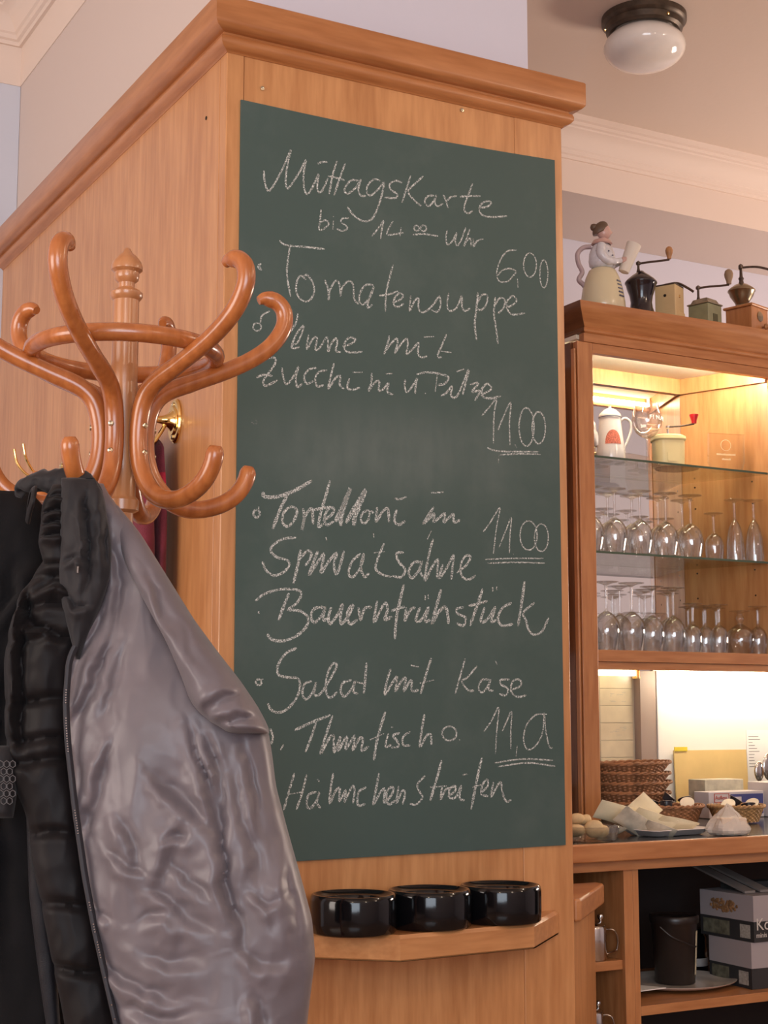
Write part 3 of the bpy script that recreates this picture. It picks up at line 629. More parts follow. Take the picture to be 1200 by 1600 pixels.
tipL = at(125, 740, 1.93)
coat = thing('grey_jacket', 'grey nylon jacket showing its black quilted lining, hung by the collar on the front hook', 'jacket', (tipL.x, tipL.y, 1.0))
R_cont = [(758, 160), (790, 182), (830, 215), (890, 252), (968, 300), (1020, 338), (1062, 371), (1105, 400), (1138, 417), (1180, 424), (1230, 430), (1290, 446), (1380, 471), (1440, 487), (1500, 492), (1560, 484), (1650, 474)]
L_zip = [(758, 128), (850, 160), (930, 158), (990, 130), (1030, 110), (1100, 105), (1160, 108), (1260, 119), (1370, 135), (1450, 150), (1530, 168), (1650, 196)]
cre = [([(250,1196),(292,1233),(333,1279),(354,1337)], 0.008, 15), ([(200,1258),(217,1300),(233,1350)], 0.005, 12), ([(183,1316),(212,1342),(240,1352)], 0.005, 10), ([(271,1308),(290,1298),(315,1296)], 0.004, 10),
       ([(246,1367),(292,1408),(350,1440)], 0.006, 14), ([(167,1487),(200,1512),(240,1532),(300,1540)], 0.007, 13), ([(305,1130),(322,1190),(345,1260),(360,1340),(375,1417),(392,1470)], 0.009, 11),
       ([(400,1530),(417,1560),(425,1600)], 0.006, 12), ([(192,1150),(167,1237),(142,1308)], 0.007, 14), ([(362,1183),(392,1287),(421,1392)], 0.006, 14), ([(329,1142),(354,1204),(356,1290)], 0.007, 13),
       ([(450,1333),(462,1400),(471,1467)], 0.006, 12), ([(167,971),(137,1033),(117,1096)], 0.006, 10), ([(187,985),(158,1075),(133,1142)], 0.008, 12), ([(210,1000),(190,1080),(170,1140)], 0.004, 12),
       ([(275,1330),(310,1370),(352,1390)], 0.005, 12), ([(225,1430),(270,1415),(310,1440)], 0.005, 14), ([(240,1470),(285,1490),(330,1480)], 0.005, 16), ([(400,1380),(425,1400),(448,1395)], 0.004, 10), ([(185,850),(198,920),(190,990)], 0.004, 9),
       ([(150,1400),(165,1420),(185,1425)], 0.004, 9), ([(310,1270),(280,1330),(262,1380)], 0.004, 12), ([(140,1180),(150,1260),(160,1330)], 0.003, 12), ([(385,1150),(405,1240),(420,1300)], 0.005, 11), ([(200,1560),(260,1575),(330,1560)], 0.005, 14), ([(380,1470),(420,1490),(465,1480)], 0.004, 14)]
gd = lambda y: 1.985 - 0.05*sst(y, 860, 1440)
body = coat_part('jacket_body', GREYN, coat, L_zip, [(y, x-(6 if 900 < y < 1120 else 0)) for y, x in R_cont], 756, 1640, gd, lambda y: 0.035+0.05*sst(y, 740, 1180), cre, 260, 220, 0.0060, 10, round_top=60, flat=0.5)
sl = coat_part('upper_sleeve', GREYN, coat, [(790, 168), (840, 182), (880, 197), (930, 222), (1000, 262), (1050, 284), (1100, 302), (1128, 330), (1150, 372)], [(y, x+2) for y, x in R_cont], 790, 1146, lambda y: 1.972-0.052*sst(y, 780, 1080), lambda y: 0.02+0.055*sst(y, 780, 1110),
               [([(225,890),(262,960),(300,1030)], 0.005, 12), ([(380,1080),(350,1100),(322,1120)], 0.006, 11), ([(250,930),(300,1000),(345,1070)], 0.004, 14), ([(410,1125),(375,1118),(340,1132)], 0.007, 9)], 120, 110, 0.0035, 9, round_top=80, flat=0.62)
# collar and lining
coll = coat_part('collar', DKGREY, coat, [(748, 96), (770, 97), (850, 95), (900, 93), (950, 98), (1000, 112), (1030, 120)], [(748, 145), (765, 160), (850, 174), (900, 172), (945, 158), (1000, 134), (1030, 124)], 747, 1030, 1.925, lambda y: 0.02, [([(137,765),(138,850),(137,925)], 0.009, 7), ([(160,770),(168,850),(170,920)], 0.005, 7), ([(100,880),(120,872),(138,884)], 0.006, 6), ([(104,930),(125,950),(150,945)], 0.005, 7)], 90, 90, 0.0055, 16, round_top=44, flat=0.7)
coat_part('ruched_neck', LINING, coat, [(758, 84), (790, 66), (815, 66), (850, 60), (880, 70)], [(758, 120), (800, 112), (850, 108), (880, 110)], 757, 885, 1.935, 0.022, [([(70,805),(90,800),(108,795)], 0.007, 6), ([(68,822),(88,818),(108,815)], 0.007, 6), ([(72,785),(95,778),(112,772)], 0.006, 6), ([(66,845),(90,838),(108,835)], 0.006, 6)], 60, 60, 0.003, 16, round_top=16, flat=0.7)
def quilt(px, y):
    h = 0
    for q in (905, 948, 1000, 1095, 1155, 1188, 1300, 1410, 1510):
        d = (y-q-4*math.sin(px*0.05))/7; h -= 0.010*math.exp(-d*d)
    return h
lin = coat_part('quilted_lining', LINING, coat, [(868, 76), (905, 52), (930, 35), (985, 17), (1040, 9), (1150, 12), (1210, 18), (1270, 45), (1330, 52), (1450, 76), (1560, 98), (1650, 112)], [(868, 150), (930, 165), (990, 136), (1040, 116), (1160, 114), (1260, 126), (1370, 142), (1530, 175), (1650, 203)], 868, 1640, 1.955, 0.045,
                [([(46,905),(52,960),(42,1030),(38,1130),(48,1185)], 0.012, 9), ([(60,930),(90,905),(130,915)], 0.012, 12), ([(42,930),(60,985),(110,1000)], 0.010, 9)], 150, 100, 0.005, 13, quilt=quilt, round_top=30, flat=0.6)
# zip along the front edge: tape and teeth
TAPE = plain('zip_tape', (0.03, 0.028, 0.034, 1), 0.6)
def zipx(y): return smooth_interp(L_zip, y)+1
zp = [at(zipx(y)-3, y, 1.895-0.02*min(1, max(0, (y-1000)/300))) for y in range(1010, 1630, 8)]
MB().tube(zp, 0.0035, 8, flat=1.6).build('zip', TAPE, coat)
mb = MB()
for i, y in enumerate(list(range(1078, 1100, 4))+list(range(1122, 1178, 4))+list(range(1266, 1304, 4))+list(range(1410, 1424, 4))+list(range(1444, 1458, 4))+list(range(1472, 1500, 4))+[1527, 1570, 1592]):
    c = at(zipx(y)-4.5, y, 1.889-0.02*min(1, max(0, (y-1000)/300))); mb.box(c.x-0.0009, c.x+0.0009, c.y-0.0009, c.y+0.0009, c.z-0.0007, c.z+0.0007)
zt = mb.build('zip_teeth', STEEL, coat, smooth=0); zt['kind'] = 'stuff'
zq = [at(122+(y-885)*-0.06, y, 1.897) for y in range(885, 900, 5)]
MB().tube(zq, 0.0016, 8).build('zip_end', DARKMETAL, coat)
NETM = plain('reflective_net', (0.10, 0.095, 0.10, 1), 0.45)
mb = MB()
for j_ in range(6):
    for i_ in range(3):
        cx, cy = 1+i_*9.5+(j_ % 2)*4.7, 1194+j_*11.5
        if cx > 21: continue
        mb.tube([at(cx+4.6*math.cos(k_*math.pi/3+0.5), cy+5.6*math.sin(k_*math.pi/3+0.5), 1.900) for k_ in range(6)], 0.0006, 5, closed=True)
q = mb.build('reflective_net', NETM, coat, smooth=0); q['kind'] = 'stuff'
coat_part('cuff', DKGREY, coat, [(1165, -34), (1200, -40), (1275, -36)], [(1165, 20), (1200, 24), (1240, 26), (1275, 20)], 1165, 1278, 1.925, 0.02, (), 30, 50, 0.003, 14, round_top=24, flat=0.7)
# hanging loop over the hook
hk = at(48, 770, 1.93)
# second coat, black, far left
bcoat = thing('black_coat', 'plain black coat on the far left of the rack, partly behind the quilted lining', 'coat', (at(10, 1120, 2.02).x, at(10, 1120, 2.02).y, 1.0))
coat_part('coat_body', BLACKF, bcoat, [(766, -70), (850, -110), (1650, -150)], [(766, 46), (800, 76), (900, 92), (1000, 100), (1200, 98), (1290, 96), (1400, 104), (1500, 118), (1650, 136)], 764, 1640, 2.06, lambda y: 0.035+0.03*min(1, max(0, (y-780)/200)),
          [([(0,985),(30,930),(35,880)], 0.012, 14), ([(20,1000),(10,1200),(30,1500)], 0.01, 16)], 120, 80, 0.006, 8, round_top=60, flat=0.6)
coat_part('inner_facing', fabric('dark_satin', (0.012, 0.011, 0.014, 1), 0.45, 0.05), bcoat, [(1200, 40), (1290, 42), (1400, 46), (1500, 58), (1650, 80)], [(1200, 52), (1290, 56), (1400, 74), (1500, 86), (1650, 98)], 1200, 1640, 1.975, 0.012, (), 60, 40, 0.003, 12, round_top=30, flat=0.8)
MB().tube(catmull([at(44, 812, 1.99), at(46, 790, 1.985), at(50, 768, 1.955), at(54, 764, 1.925), at(51, 782, 1.912), at(46, 800, 1.925), at(43, 815, 1.95)], 6), 0.0026, 8, flat=1.8).build('hanging_loop', LINING, bcoat)
hd_ = MB().tube(catmull([at(28, 778, 1.99), at(36, 760, 1.985), at(56, 753, 1.975), at(84, 752, 1.965), at(112, 753, 1.955), at(138, 766, 1.94), at(148, 792, 1.94)], 9), [0.006+0.009*math.sin(math.pi*min(1, i/30)*0.5) for i in range(55)], 26)
hd_.v = [tuple(Vector(v)+Vector((0.5, 0.9, 1.0))*(0.0065*mnoise.noise(Vector(v)*38)+0.004*mnoise.noise(Vector(v)*90))) for v in hd_.v]
hd_.build('gathered_hood', DKGREY, coat, smooth=80)

# ================================================================ CEILING LAMP
lc = None
d = ray(1006, 28); t_ = (CEIL-CAM.z)/d.z; lc = CAM+d*t_
LX, LY = lc.x, lc.y
lamp = thing('ceiling_lamp', 'flush ceiling lamp with a white opal glass bowl and dark bronze ring', 'lamp', (LX, LY, CEIL))
MB().lathe([(0.118, 0), (0.118, -0.016), (0.113, -0.022), (0.108, -0.024), (0.106, -0.040), (0.098, -0.046), (0.090, -0.046), (0.090, 0)], 48, (LX, LY, CEIL)).build('fitting_ring', BRONZE, lamp, smooth=30)
gp = [(0.088, -0.030)]
for i in range(0, 19):
    a = math.radians(50-i*140/18); gp.append((0.1135*math.cos(a), -0.088+0.062*math.sin(a)))
gp.append((0.0001, -0.150))
MB().lathe(gp, 48, (LX, LY, CEIL)).build('glass_bowl', OPAL, lamp, smooth=60)
for k in range(3):
    a = k*2.094+0.5; MB().lathe([(0.0045, -0.001), (0.0045, 0.006), (0.0001, 0.008)], 10).xf(Matrix.Translation((LX+0.104*math.cos(a), LY+0.104*math.sin(a), CEIL-0.033)) @ Vector((math.cos(a), math.sin(a), 0)).to_track_quat('Z', 'Y').to_matrix().to_4x4()).build('fixing_screw', BRASS, lamp)
#PART2
# ================================================================ BAR CABINET (upper)
YF = 0.84; YB = 1.13; ZS = 1.327
PANEL_IN = wood('cabinet_inner_panel', 'z', (0.58, 0.30, 0.125, 1), (0.46, 0.20, 0.072, 1), figure=1.2, fig_scale=1.6)
CEILIN = plain('cream_laminate', (0.86, 0.80, 0.66, 1), 0.5)
cab = thing('bar_cabinet', 'lit cherry wood bar cabinet with mirror back and glass shelves full of glasses', 'cabinet', (1.75, 0.98, 0.88))
B(1.383, 1.434, YF, YF+0.022, 0.8805, 2.1603).build('front_stile', W_CAB['z'], cab, bevel=0.002)
B(1.374, 1.381, YF+0.004, YF+0.02, 0.8805, 2.14).build('edge_bead', W_CAB['z'], cab, bevel=0.002)
B(1.376, 1.395, YF+0.0225, 1.20, 0.8805, 2.16).build('side_panel', W_DARK['z'], cab)  # outer side in darker wood, its shade put into the colour
B(2.082, 2.13, YF, YF+0.022, 1.296, 2.1603).build('front_stile', W_CAB['z'], cab, bevel=0.002)
B(2.135, 2.155, YF, 1.20, 1.296, 2.16).build('side_panel', W_CAB['z'], cab)
B(1.4345, 2.0815, YF+0.001, YF+0.021, 2.133, 2.16).build('top_rail', W_CAB['x'], cab, bevel=0.001)
B(1.404, 2.17, YF-0.002, YF+0.02, 2.1605, 2.2).build('frieze', W_CAB['x'], cab, bevel=0.001)
cp = [(-0.02, 2.185), (0.004, 2.185), (0.010, 2.187), (0.012, 2.192), (0.010, 2.197), (0.006, 2.199), (0.008, 2.203), (0.022, 2.214), (0.040, 2.232), (0.052, 2.243), (0.054, 2.257), (-0.02, 2.257)]
mbs = [([(1.408, 1.20), (1.408, YF-0.002)], W_DARK['y'], 0, 1), ([(1.408, YF-0.002), (2.17, YF-0.002)], W_CAB['x'], 1, 0)]  # left return gets the darker wood, shade painted in; front run stays cherry
for path, mt_, m0, m1 in mbs:
    (x0, y0), (x1, y1) = path; d = Vector((x1-x0, y1-y0)).normalized(); q = Vector((d.y, -d.x)); vs = []; n = len(cp)
    for (px_, py_), mt, sg in (((x0, y0), m0, -1), ((x1, y1), m1, 1)):
        for o_, z in cp: vs.append((px_+q.x*o_+d.x*o_*mt*sg, py_+q.y*o_+d.y*o_*mt*sg, z))
    MB().add(vs, [(k, n+k, n+(k+1) % n, (k+1) % n) for k in range(n)]+[tuple(range(n)), tuple(range(2*n-1, n-1, -1))]).build('crown_moulding', mt_, cab, smooth=40)
B(1.43, 2.17, YF+0.021, 1.20, 2.235, 2.256).build('top_board', W_CAB['x'], cab)
B(1.396, 2.13, YF+0.0225, YB+0.01, 2.172, 2.184).build('inner_ceiling', CEILIN, cab)
B(1.396, 1.975, YB-0.012, YB, 2.125, 2.1715).build('back_strip', PANEL_IN, cab)
B(1.396, 1.979, YB+0.0005, YB+0.006, ZS, 2.125).build('mirror', MIRROR, cab, smooth=0)
B(1.43, 2.155, YB+0.0065, YB+0.02, 1.30, 2.2345).build('back_panel', W_CAB['z'], cab)
dirp = Vector((2.083-1.978, 0.863-YB)).normalized(); nrm = Vector((-dirp.y, dirp.x)) * 0.012
MB().prism([(1.978, YB), (2.083, 0.863), (2.083+abs(nrm.x), 0.863+0.004), (1.978+abs(nrm.x), YB)], ZS, 2.1715).build('angled_panel', PANEL_IN, cab)
a0 = Vector((1.9775, YB)); a1 = Vector((2.0825, 0.863))
MB().prism([(1.9755, YB-0.0125), (2.081, 0.863), (2.0755, 0.863), (1.970, YB-0.0125)], 2.125, 2.1715).build('back_strip', PANEL_IN, cab)
B(1.396, 2.62, YF+0.003, YB, 1.296, ZS).build('wood_shelf', W_CAB['x'], cab, bevel=0.001)
B(2.60, 2.62, YF, YB, 0.8805, 1.2955).build('side_panel', W_CAB['z'], cab)
B(1.4345, 2.599, YF+0.012, YF+0.03, 1.276, 1.2955).build('under_rail', W_CAB['x'], cab)
for t_ in (0.15, 0.8):
    for z in (1.835, 1.70, 1.575, 1.77, 1.50):
        q = a0.lerp(a1, t_); MB().lathe([(0.0028, 0.0), (0.0022, -0.0012), (0.0001, -0.0012)], 8).xf(Matrix.Translation((q.x-0.0002, q.y, z)) @ Vector((dirp.y, -dirp.x, 0)).to_track_quat('Z', 'Y').to_matrix().to_4x4()).build('pin_hole', HOLE if z in (1.70, 1.77, 1.50) else STEEL, cab)

# glass
def glassmat(name, tint, ior=1.5, rough=0.0, solid=0.25, refl=0.05):
    """mostly thin-walled glass: clear with fresnel reflections, a share of it refracting"""
    m = bpy.data.materials.new(name); m.use_nodes = True; n = m.node_tree.nodes; l = m.node_tree.links
    n.remove(n['Principled BSDF']); out = n['Material Output']
    t = n.new('ShaderNodeBsdfTransparent'); t.inputs['Color'].default_value = tint
    gl = n.new('ShaderNodeBsdfGlossy'); gl.inputs['Roughness'].default_value = max(rough, 0.02)
    lw = n.new('ShaderNodeLayerWeight'); lw.inputs['Blend'].default_value = 0.5
    pw_ = n.new('ShaderNodeMath'); pw_.operation = 'POWER'; pw_.inputs[1].default_value = 3.2; l.new(lw.outputs['Facing'], pw_.inputs[0])
    fr = n.new('ShaderNodeMath'); fr.operation = 'MULTIPLY_ADD'; fr.inputs[1].default_value = 0.75; fr.inputs[2].default_value = refl; l.new(pw_.outputs[0], fr.inputs[0])
    m1 = n.new('ShaderNodeMixShader'); l.new(fr.outputs[0], m1.inputs[0]); l.new(t.outputs[0], m1.inputs[1]); l.new(gl.outputs[0], m1.inputs[2])
    g = n.new('ShaderNodeBsdfGlass'); g.inputs['IOR'].default_value = ior; g.inputs['Color'].default_value = tint; g.inputs['Roughness'].default_value = rough
    mx = n.new('ShaderNodeMixShader'); mx.inputs[0].default_value = solid
    l.new(m1.outputs[0], mx.inputs[1]); l.new(g.outputs[0], mx.inputs[2]); l.new(mx.outputs[0], out.inputs['Surface'])
    return m
GLASS = glassmat('drinking_glass', (0.992, 0.992, 0.99, 1), 1.5, 0, 0.13, 0.11)
SHELFG = glassmat('shelf_glass', (0.93, 0.955, 0.91, 1), 1.5, 0, 0.0)
GEDGE = plain('glass_edge_green', (0.07, 0.10, 0.065, 1), 0.15)
for zt in (1.855, 1.594):
    poly = [(1.398, YF+0.024), (2.076, YF+0.024), (1.972, YB-0.003), (1.398, YB-0.003)]
    g_ = MB().prism(poly, zt-0.006, zt).build('glass_shelf', SHELFG, cab, smooth=0)
    B(1.398, 2.074, YF+0.0228, YF+0.0238, zt-0.006, zt).build('polished_edge', GEDGE, g_, smooth=0)

# lights of the cabinet (real tubes)
TUBE = plain('lit_tube', (1, 0.9, 0.7, 1), 0.5, emit=(1.0, 0.87, 0.64, 1), estr=140)
TUBE2 = plain('lit_fluorescent', (1, 1, 0.9, 1), 0.5, emit=(1.0, 0.90, 0.68, 1), estr=34)
t = thing('strip_light', 'lit strip light behind the top rail of the bar cabinet', 'light', (1.75, 0.874, 2.148))
MB().tube([(1.446, 0.874, 2.150), (2.062, 0.874, 2.150)], 0.006, 12).build('tube', TUBE, t)
for x in (1.441, 2.067): MB().box(x-0.005, x+0.005, 0.866, 0.882, 2.143, 2.1715).build('tube_holder', WHITE_LAM, t)
t = thing('fluorescent_lamp', 'lit fluorescent tube under the wooden shelf, over the bright back wall', 'light', (1.75, 1.0, 1.28))
B(1.80, 2.575, 0.985, 1.035, 1.283, 1.2955).build('lamp_housing', WHITE_LAM, t, bevel=0.002)
MB().tube([(1.82, 1.01, 1.268), (2.56, 1.01, 1.268)], 0.011, 16).build('tube', TUBE2, t)
for x in (2.567,): MB().box(x-0.007, x+0.007, 0.997, 1.023, 1.25, 1.2828).build('tube_holder', WHITE_LAM, t, bevel=0.002)
t = thing('fluorescent_lamp', 'short lit tube under the left end of the wooden shelf, by the tiles', 'light', (1.6, 1.07, 1.28))
B(1.45, 1.742, 1.05, 1.085, 1.284, 1.2955).build('lamp_housing', WHITE_LAM, t, bevel=0.002)
MB().tube([(1.46, 1.068, 1.274), (1.73, 1.068, 1.274)], 0.008, 14).build('tube', plain('lit_short_tube', (1, 1, 0.9, 1), 0.5, emit=(1.0, 0.86, 0.62, 1), estr=7), t)
for x in (1.455, 1.738): MB().box(x-0.006, x+0.006, 1.058, 1.080, 1.258, 1.2838).build('tube_holder', BRASS, t, bevel=0.002)

# niche back: tiles, grey post, bright laminate
tile_m = plain('cream_tile', (0.74, 0.62, 0.42, 1), 0.25, vary=0.06, vscale=20)
pr_m = plain('faint_grey_print', (0.52, 0.46, 0.36, 1), 0.4)
bs = MB().box(1.396, 1.775, YB-0.002, YB+0.006, 0.8805, 1.283).build('tile_grout', plain('grout', (0.60, 0.52, 0.38, 1), 0.9), cab)
rr = random.Random(3); tme = None
for i in range(3):
    for j in range(8):
        x = 1.412+i*0.119; z = 0.887+j*0.0492
        o = B(x, x+0.1175, YB-0.0045, YB-0.0021, z, z+0.0478).build('tile', tile_m, cab, bevel=0.0008)
        if (i+j) % 2 == 0:
            mb = MB()
            for k in range(9):
                cx = x+0.03+rr.random()*0.06; cz = z+0.01+rr.random()*0.028
                mb.box(cx, cx+0.006+rr.random()*0.012, YB-0.0050, YB-0.0046, cz, cz+0.0012)
            q = mb.build('tile_print', pr_m, o, smooth=0); q['kind'] = 'stuff'
B(1.7755, 1.834, YB-0.03, YB+0.006, 0.8805, 1.283).build('grey_post', TAUPE, cab, bevel=0.002)
B(1.8345, 1.842, YB-0.034, YB+0.006, 0.8805, 1.283).build('white_edge_strip', WHITE_LAM, cab, bevel=0.001)
B(1.8425, 2.599, YB-0.006, YB+0.006, 0.8805, 1.295).build('splash_panel', WHITE_LAM, cab)
t = thing('paper_board', 'pale yellow board leaning on the bright back wall of the niche', 'board', (2.03, 1.11, 0.88))
YEL = plain('yellow_card', (0.70, 0.50, 0.21, 1), 0.7, vary=0.06, vscale=12)
MB().add([(1.907, 1.106, 0.8805), (2.185, 1.106, 0.8805), (2.185, 1.114, 1.052), (1.907, 1.114, 1.052), (1.907, 1.110, 0.8805), (2.185, 1.110, 0.8805), (2.185, 1.118, 1.052), (1.907, 1.118, 1.052)],
         [(0, 1, 2, 3), (7, 6, 5, 4), (0, 4, 5, 1), (1, 5, 6, 2), (2, 6, 7, 3), (3, 7, 4, 0)]).build('card', YEL, t, smooth=0)
B(1.907, 1.955, 1.111, 1.1135, 1.050, 1.062).build('yellow_tag', plain('bright_yellow', (0.78, 0.62, 0.05, 1), 0.6), t, smooth=0)
t = thing('price_note', 'white printed paper note on the back wall beside the yellow board', 'paper', (2.25, 1.12, 1.03))
B(2.195, 2.35, 1.1215, 1.1232, 0.95, 1.11).build('paper', plain('white_paper', (0.85, 0.84, 0.82, 1), 0.8), t, smooth=0)
mb = MB()
for k in range(11): mb.box(2.202, 2.215+0.035*rr.random(), 1.1208, 1.1213, 1.09-k*0.009, 1.0915-k*0.009)
q = mb.build('print', plain('print_grey', (0.12, 0.11, 0.12, 1), 0.8), t, smooth=0); q['kind'] = 'stuff'

# ================================================================ WALL BESIDE THE CABINET
cup = thing('wall_cupboard', 'brown wooden wall cupboard in the gap between the pillar and the bar cabinet', 'cupboard', (1.2, 1.0, 1.33))
B(0.90, 1.355, 0.90, 0.92, 1.345, 2.10).build('door', W_CAB['z'], cup, bevel=0.003)
B(0.90, 1.355, 0.921, 1.25, 1.345, 2.10).build('body', W_CAB['z'], cup)
B(0.89, 1.362, 0.892, 1.25, 1.325, 1.3445).build('bottom_moulding', W_CAB['x'], cup, bevel=0.004)
struct('wall_niche', B(0.74, 1.352, 0.93, 1.909, 0, 1.324), P_GREY)
t = thing('cutting_board', 'pale wooden board with a rounded corner leaning behind the glass dish', 'cutting board', (1.28, 0.87, 0.88))
poly = [(1.12, 0.8805), (1.372, 0.8805), (1.366, 0.93), (1.352, 0.965), (1.33, 0.98), (1.12, 0.985)]
vs = [(x, 0.885+(z-0.88)*0.25, z) for x, z in poly]+[(x, 0.899+(z-0.88)*0.25, z) for x, z in poly]; n_ = len(poly)
MB().add(vs, [tuple(range(n_)), tuple(range(2*n_-1, n_-1, -1))]+[(i, (i+1) % n_, n_+(i+1) % n_, n_+i) for i in range(n_)]).build('board_body', wood('pale_board', 'x', (0.50, 0.34, 0.22, 1), (0.40, 0.26, 0.16, 1)), t, bevel=0.003)

# ================================================================ COUNTER AND LOWER CABINET
ctr = thing('bar_counter', 'bar counter with dark stone top, cherry wood edge and open shelves below', 'counter', (1.7, 0.6, 0.0))
B(0.745, 2.6, 0.256, YB+0.02, 0.862, 0.880).build('worktop', GRANITE, ctr, bevel=0.001)
B(0.745, 2.6, 0.236, 0.2555, 0.844, 0.8825).build('front_edge', W_CAB['x'], ctr, bevel=0.004, seg=3)
B(0.745, 2.6, 0.262, 0.282, 0.822, 0.8615).build('top_rail', W_CAB['x'], ctr)
B(1.063, 1.0875, 0.270, 0.66, 0.0, 0.8215).build('divider', W_CAB['z'], ctr, bevel=0.001)
B(1.0885, 1.104, 0.271, 0.66, 0.0, 0.8215).build('divider', W_CAB['z'], ctr, bevel=0.001)
B(0.76, 1.0625, 0.278, 0.60, 0.612, 0.632).build('shelf', W_CAB['x'], ctr, bevel=0.001)
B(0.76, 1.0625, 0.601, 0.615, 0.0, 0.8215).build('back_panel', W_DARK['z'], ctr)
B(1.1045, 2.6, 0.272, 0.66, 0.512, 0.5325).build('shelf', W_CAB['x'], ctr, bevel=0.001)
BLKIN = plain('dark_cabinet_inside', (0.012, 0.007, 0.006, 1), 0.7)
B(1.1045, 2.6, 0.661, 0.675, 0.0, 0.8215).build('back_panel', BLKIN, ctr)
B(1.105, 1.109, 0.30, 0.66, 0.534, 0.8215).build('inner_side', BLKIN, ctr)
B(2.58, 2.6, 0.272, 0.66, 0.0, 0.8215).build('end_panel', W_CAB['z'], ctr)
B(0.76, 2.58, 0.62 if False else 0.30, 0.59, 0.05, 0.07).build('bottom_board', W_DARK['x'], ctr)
B(0.745, 0.7595, 0.29, 0.66, 0, 0.8215).build('end_panel', W_CAB['z'], ctr)

# small side counter behind the pillar
sc_ = thing('side_counter', 'short wooden counter unit with a chamfered, shiny edge beside the pillar cladding', 'counter', (0.85, 0.15, 0.0))
polyT = [(0.742, 0.005), (0.757, 0.005), (0.962, 0.205), (0.962, 0.234), (0.742, 0.234)]
MB().prism(polyT, 0.762, 0.805).build('top_board', W_CAB['x'], sc_, bevel=0.006, seg=3)
MB().prism([(0.742, 0.022), (0.75, 0.022), (0.935, 0.203), (0.935, 0.2345), (0.742, 0.2345)], 0.0, 0.7615).build('body', W_PANEL['z'], sc_, bevel=0.002)
t = thing('chrome_lid', 'small chrome lidded pot on the side counter, showing past the pillar edge', 'pot', (0.85, 0.19, 0.8055))
MB().lathe([(0.0001, 0), (0.014, 0), (0.016, 0.004), (0.016, 0.016), (0.011, 0.021), (0.004, 0.023), (0.003, 0.027), (0.006, 0.030), (0.004, 0.034), (0.0001, 0.035)], 20, (0.823, 0.19, 0.8055)).build('pot_body', STEEL, t)

def steel_jug(x, y, z, s, label):
    t = thing('cream_jug', label, 'jug', (x, y, z))
    MB().lathe([(0.0001, 0), (0.031*s, 0), (0.033*s, 0.003*s), (0.033*s, 0.066*s), (0.031*s, 0.071*s), (0.029*s, 0.071*s), (0.0285*s, 0.006*s), (0.0001, 0.005*s)], 32, (x, y, z)).build('body', STEEL, t, smooth=50)
    MB().lathe([(0.030*s, 0.0715*s), (0.031*s, 0.0735*s), (0.026*s, 0.078*s), (0.010*s, 0.080*s), (0.0001, 0.080*s)], 32, (x, y, z)).build('lid', STEEL, t)
    k = Vector((x, y, z))+RT*0.020*s+Vector((0, 0, 0.081*s))
    MB().lathe([(0.003*s, -0.002), (0.003*s, 0.002*s), (0.0066*s, 0.006*s), (0.0075*s, 0.010*s), (0.006*s, 0.014*s), (0.0001, 0.016*s)], 16, k).build('lid_knob', STEEL, t)
    P = lambda a, h: Vector((x, y, z))+RT*a*s+Vector((0, 0, h*s))
    MB().tube(catmull([P(0.030, 0.064), P(0.042, 0.064), P(0.052, 0.058), P(0.057, 0.042), P(0.055, 0.024), P(0.050, 0.018), P(0.032, 0.012)], 5), 0.0022*s, 8, flat=2.2).build('handle', STEEL, t)
    MB().tube([P(-0.028, 0.062)-FH*0, P(-0.038, 0.069), P(-0.044, 0.074)], [0.010*s, 0.007*s, 0.004*s], 12).build('spout', STEEL, t)
steel_jug(1.006, 0.312, 0.632, 1.0, 'small stainless steel milk jug with lid on the upper shelf left of the divider')
B(0.76, 1.0625, 0.278, 0.60, 0.44, 0.46).build('shelf', W_CAB['x'], ctr, bevel=0.001)
steel_jug(0.998, 0.312, 0.4605, 0.9, 'stainless steel jug on the lower shelf, at the bottom edge of the picture')

t = thing('white_card', 'flat white card lying on the left part of the oval plate, beside the tub', 'card', (1.20, 0.36, 0.549))
MB().prism([(1.135, 0.48), (1.225, 0.335), (1.150, 0.330), (1.128, 0.36)], 0.5505, 0.5525).build('card_sheet', WHITE_LAM, t, smooth=0)
# right compartment: plate, tub, jar, cartons
ZL = 0.533
t = thing('oval_plate', 'large white oval plate under the black tub on the lower shelf', 'plate', (1.30, 0.425, ZL))
pp = [(0.0001, 0.003), (0.085, 0.003), (0.10, 0.006), (0.125, 0.014), (0.127, 0.0165), (0.123, 0.0165), (0.10, 0.010), (0.085, 0.0075), (0.0001, 0.0075)]
MB().lathe(pp, 56, (1.335, 0.425, ZL), sx=1.12, sy=0.95).build('plate_body', plain('white_porcelain', (0.62, 0.56, 0.50, 1), 0.2, coat=0.4), t, smooth=40)
t = thing('food_tub', 'tall black plastic tub with lid, wire handle and white paper label on the oval plate', 'tub', (1.312, 0.43, ZL+0.008))
TUBM = plain('black_plastic', (0.020, 0.013, 0.011, 1), 0.32)
tx, ty, tz = 1.312, 0.43, ZL+0.0082
MB().lathe([(0.0001, 0), (0.055, 0), (0.057, 0.003), (0.066, 0.146), (0.068, 0.148), (0.068, 0.156), (0.0001, 0.156)], 40, (tx, ty, tz)).build('tub_body', TUBM, t, smooth=50)
MB().lathe([(0.070, 0.146), (0.0715, 0.150), (0.0715, 0.162), (0.068, 0.165), (0.064, 0.162), (0.0001, 0.162)], 40, (tx, ty, tz)).build('lid', TUBM, t, smooth=50)
mb = MB(); vs = []; nl = 12
for i in range(nl+1):
    a = math.radians(-62+i*5.2)
    for h_ in (0.022, 0.128):
        r_ = 0.0580+h_*0.0622; vs.append((tx+r_*math.cos(a), ty+r_*math.sin(a), tz+h_))
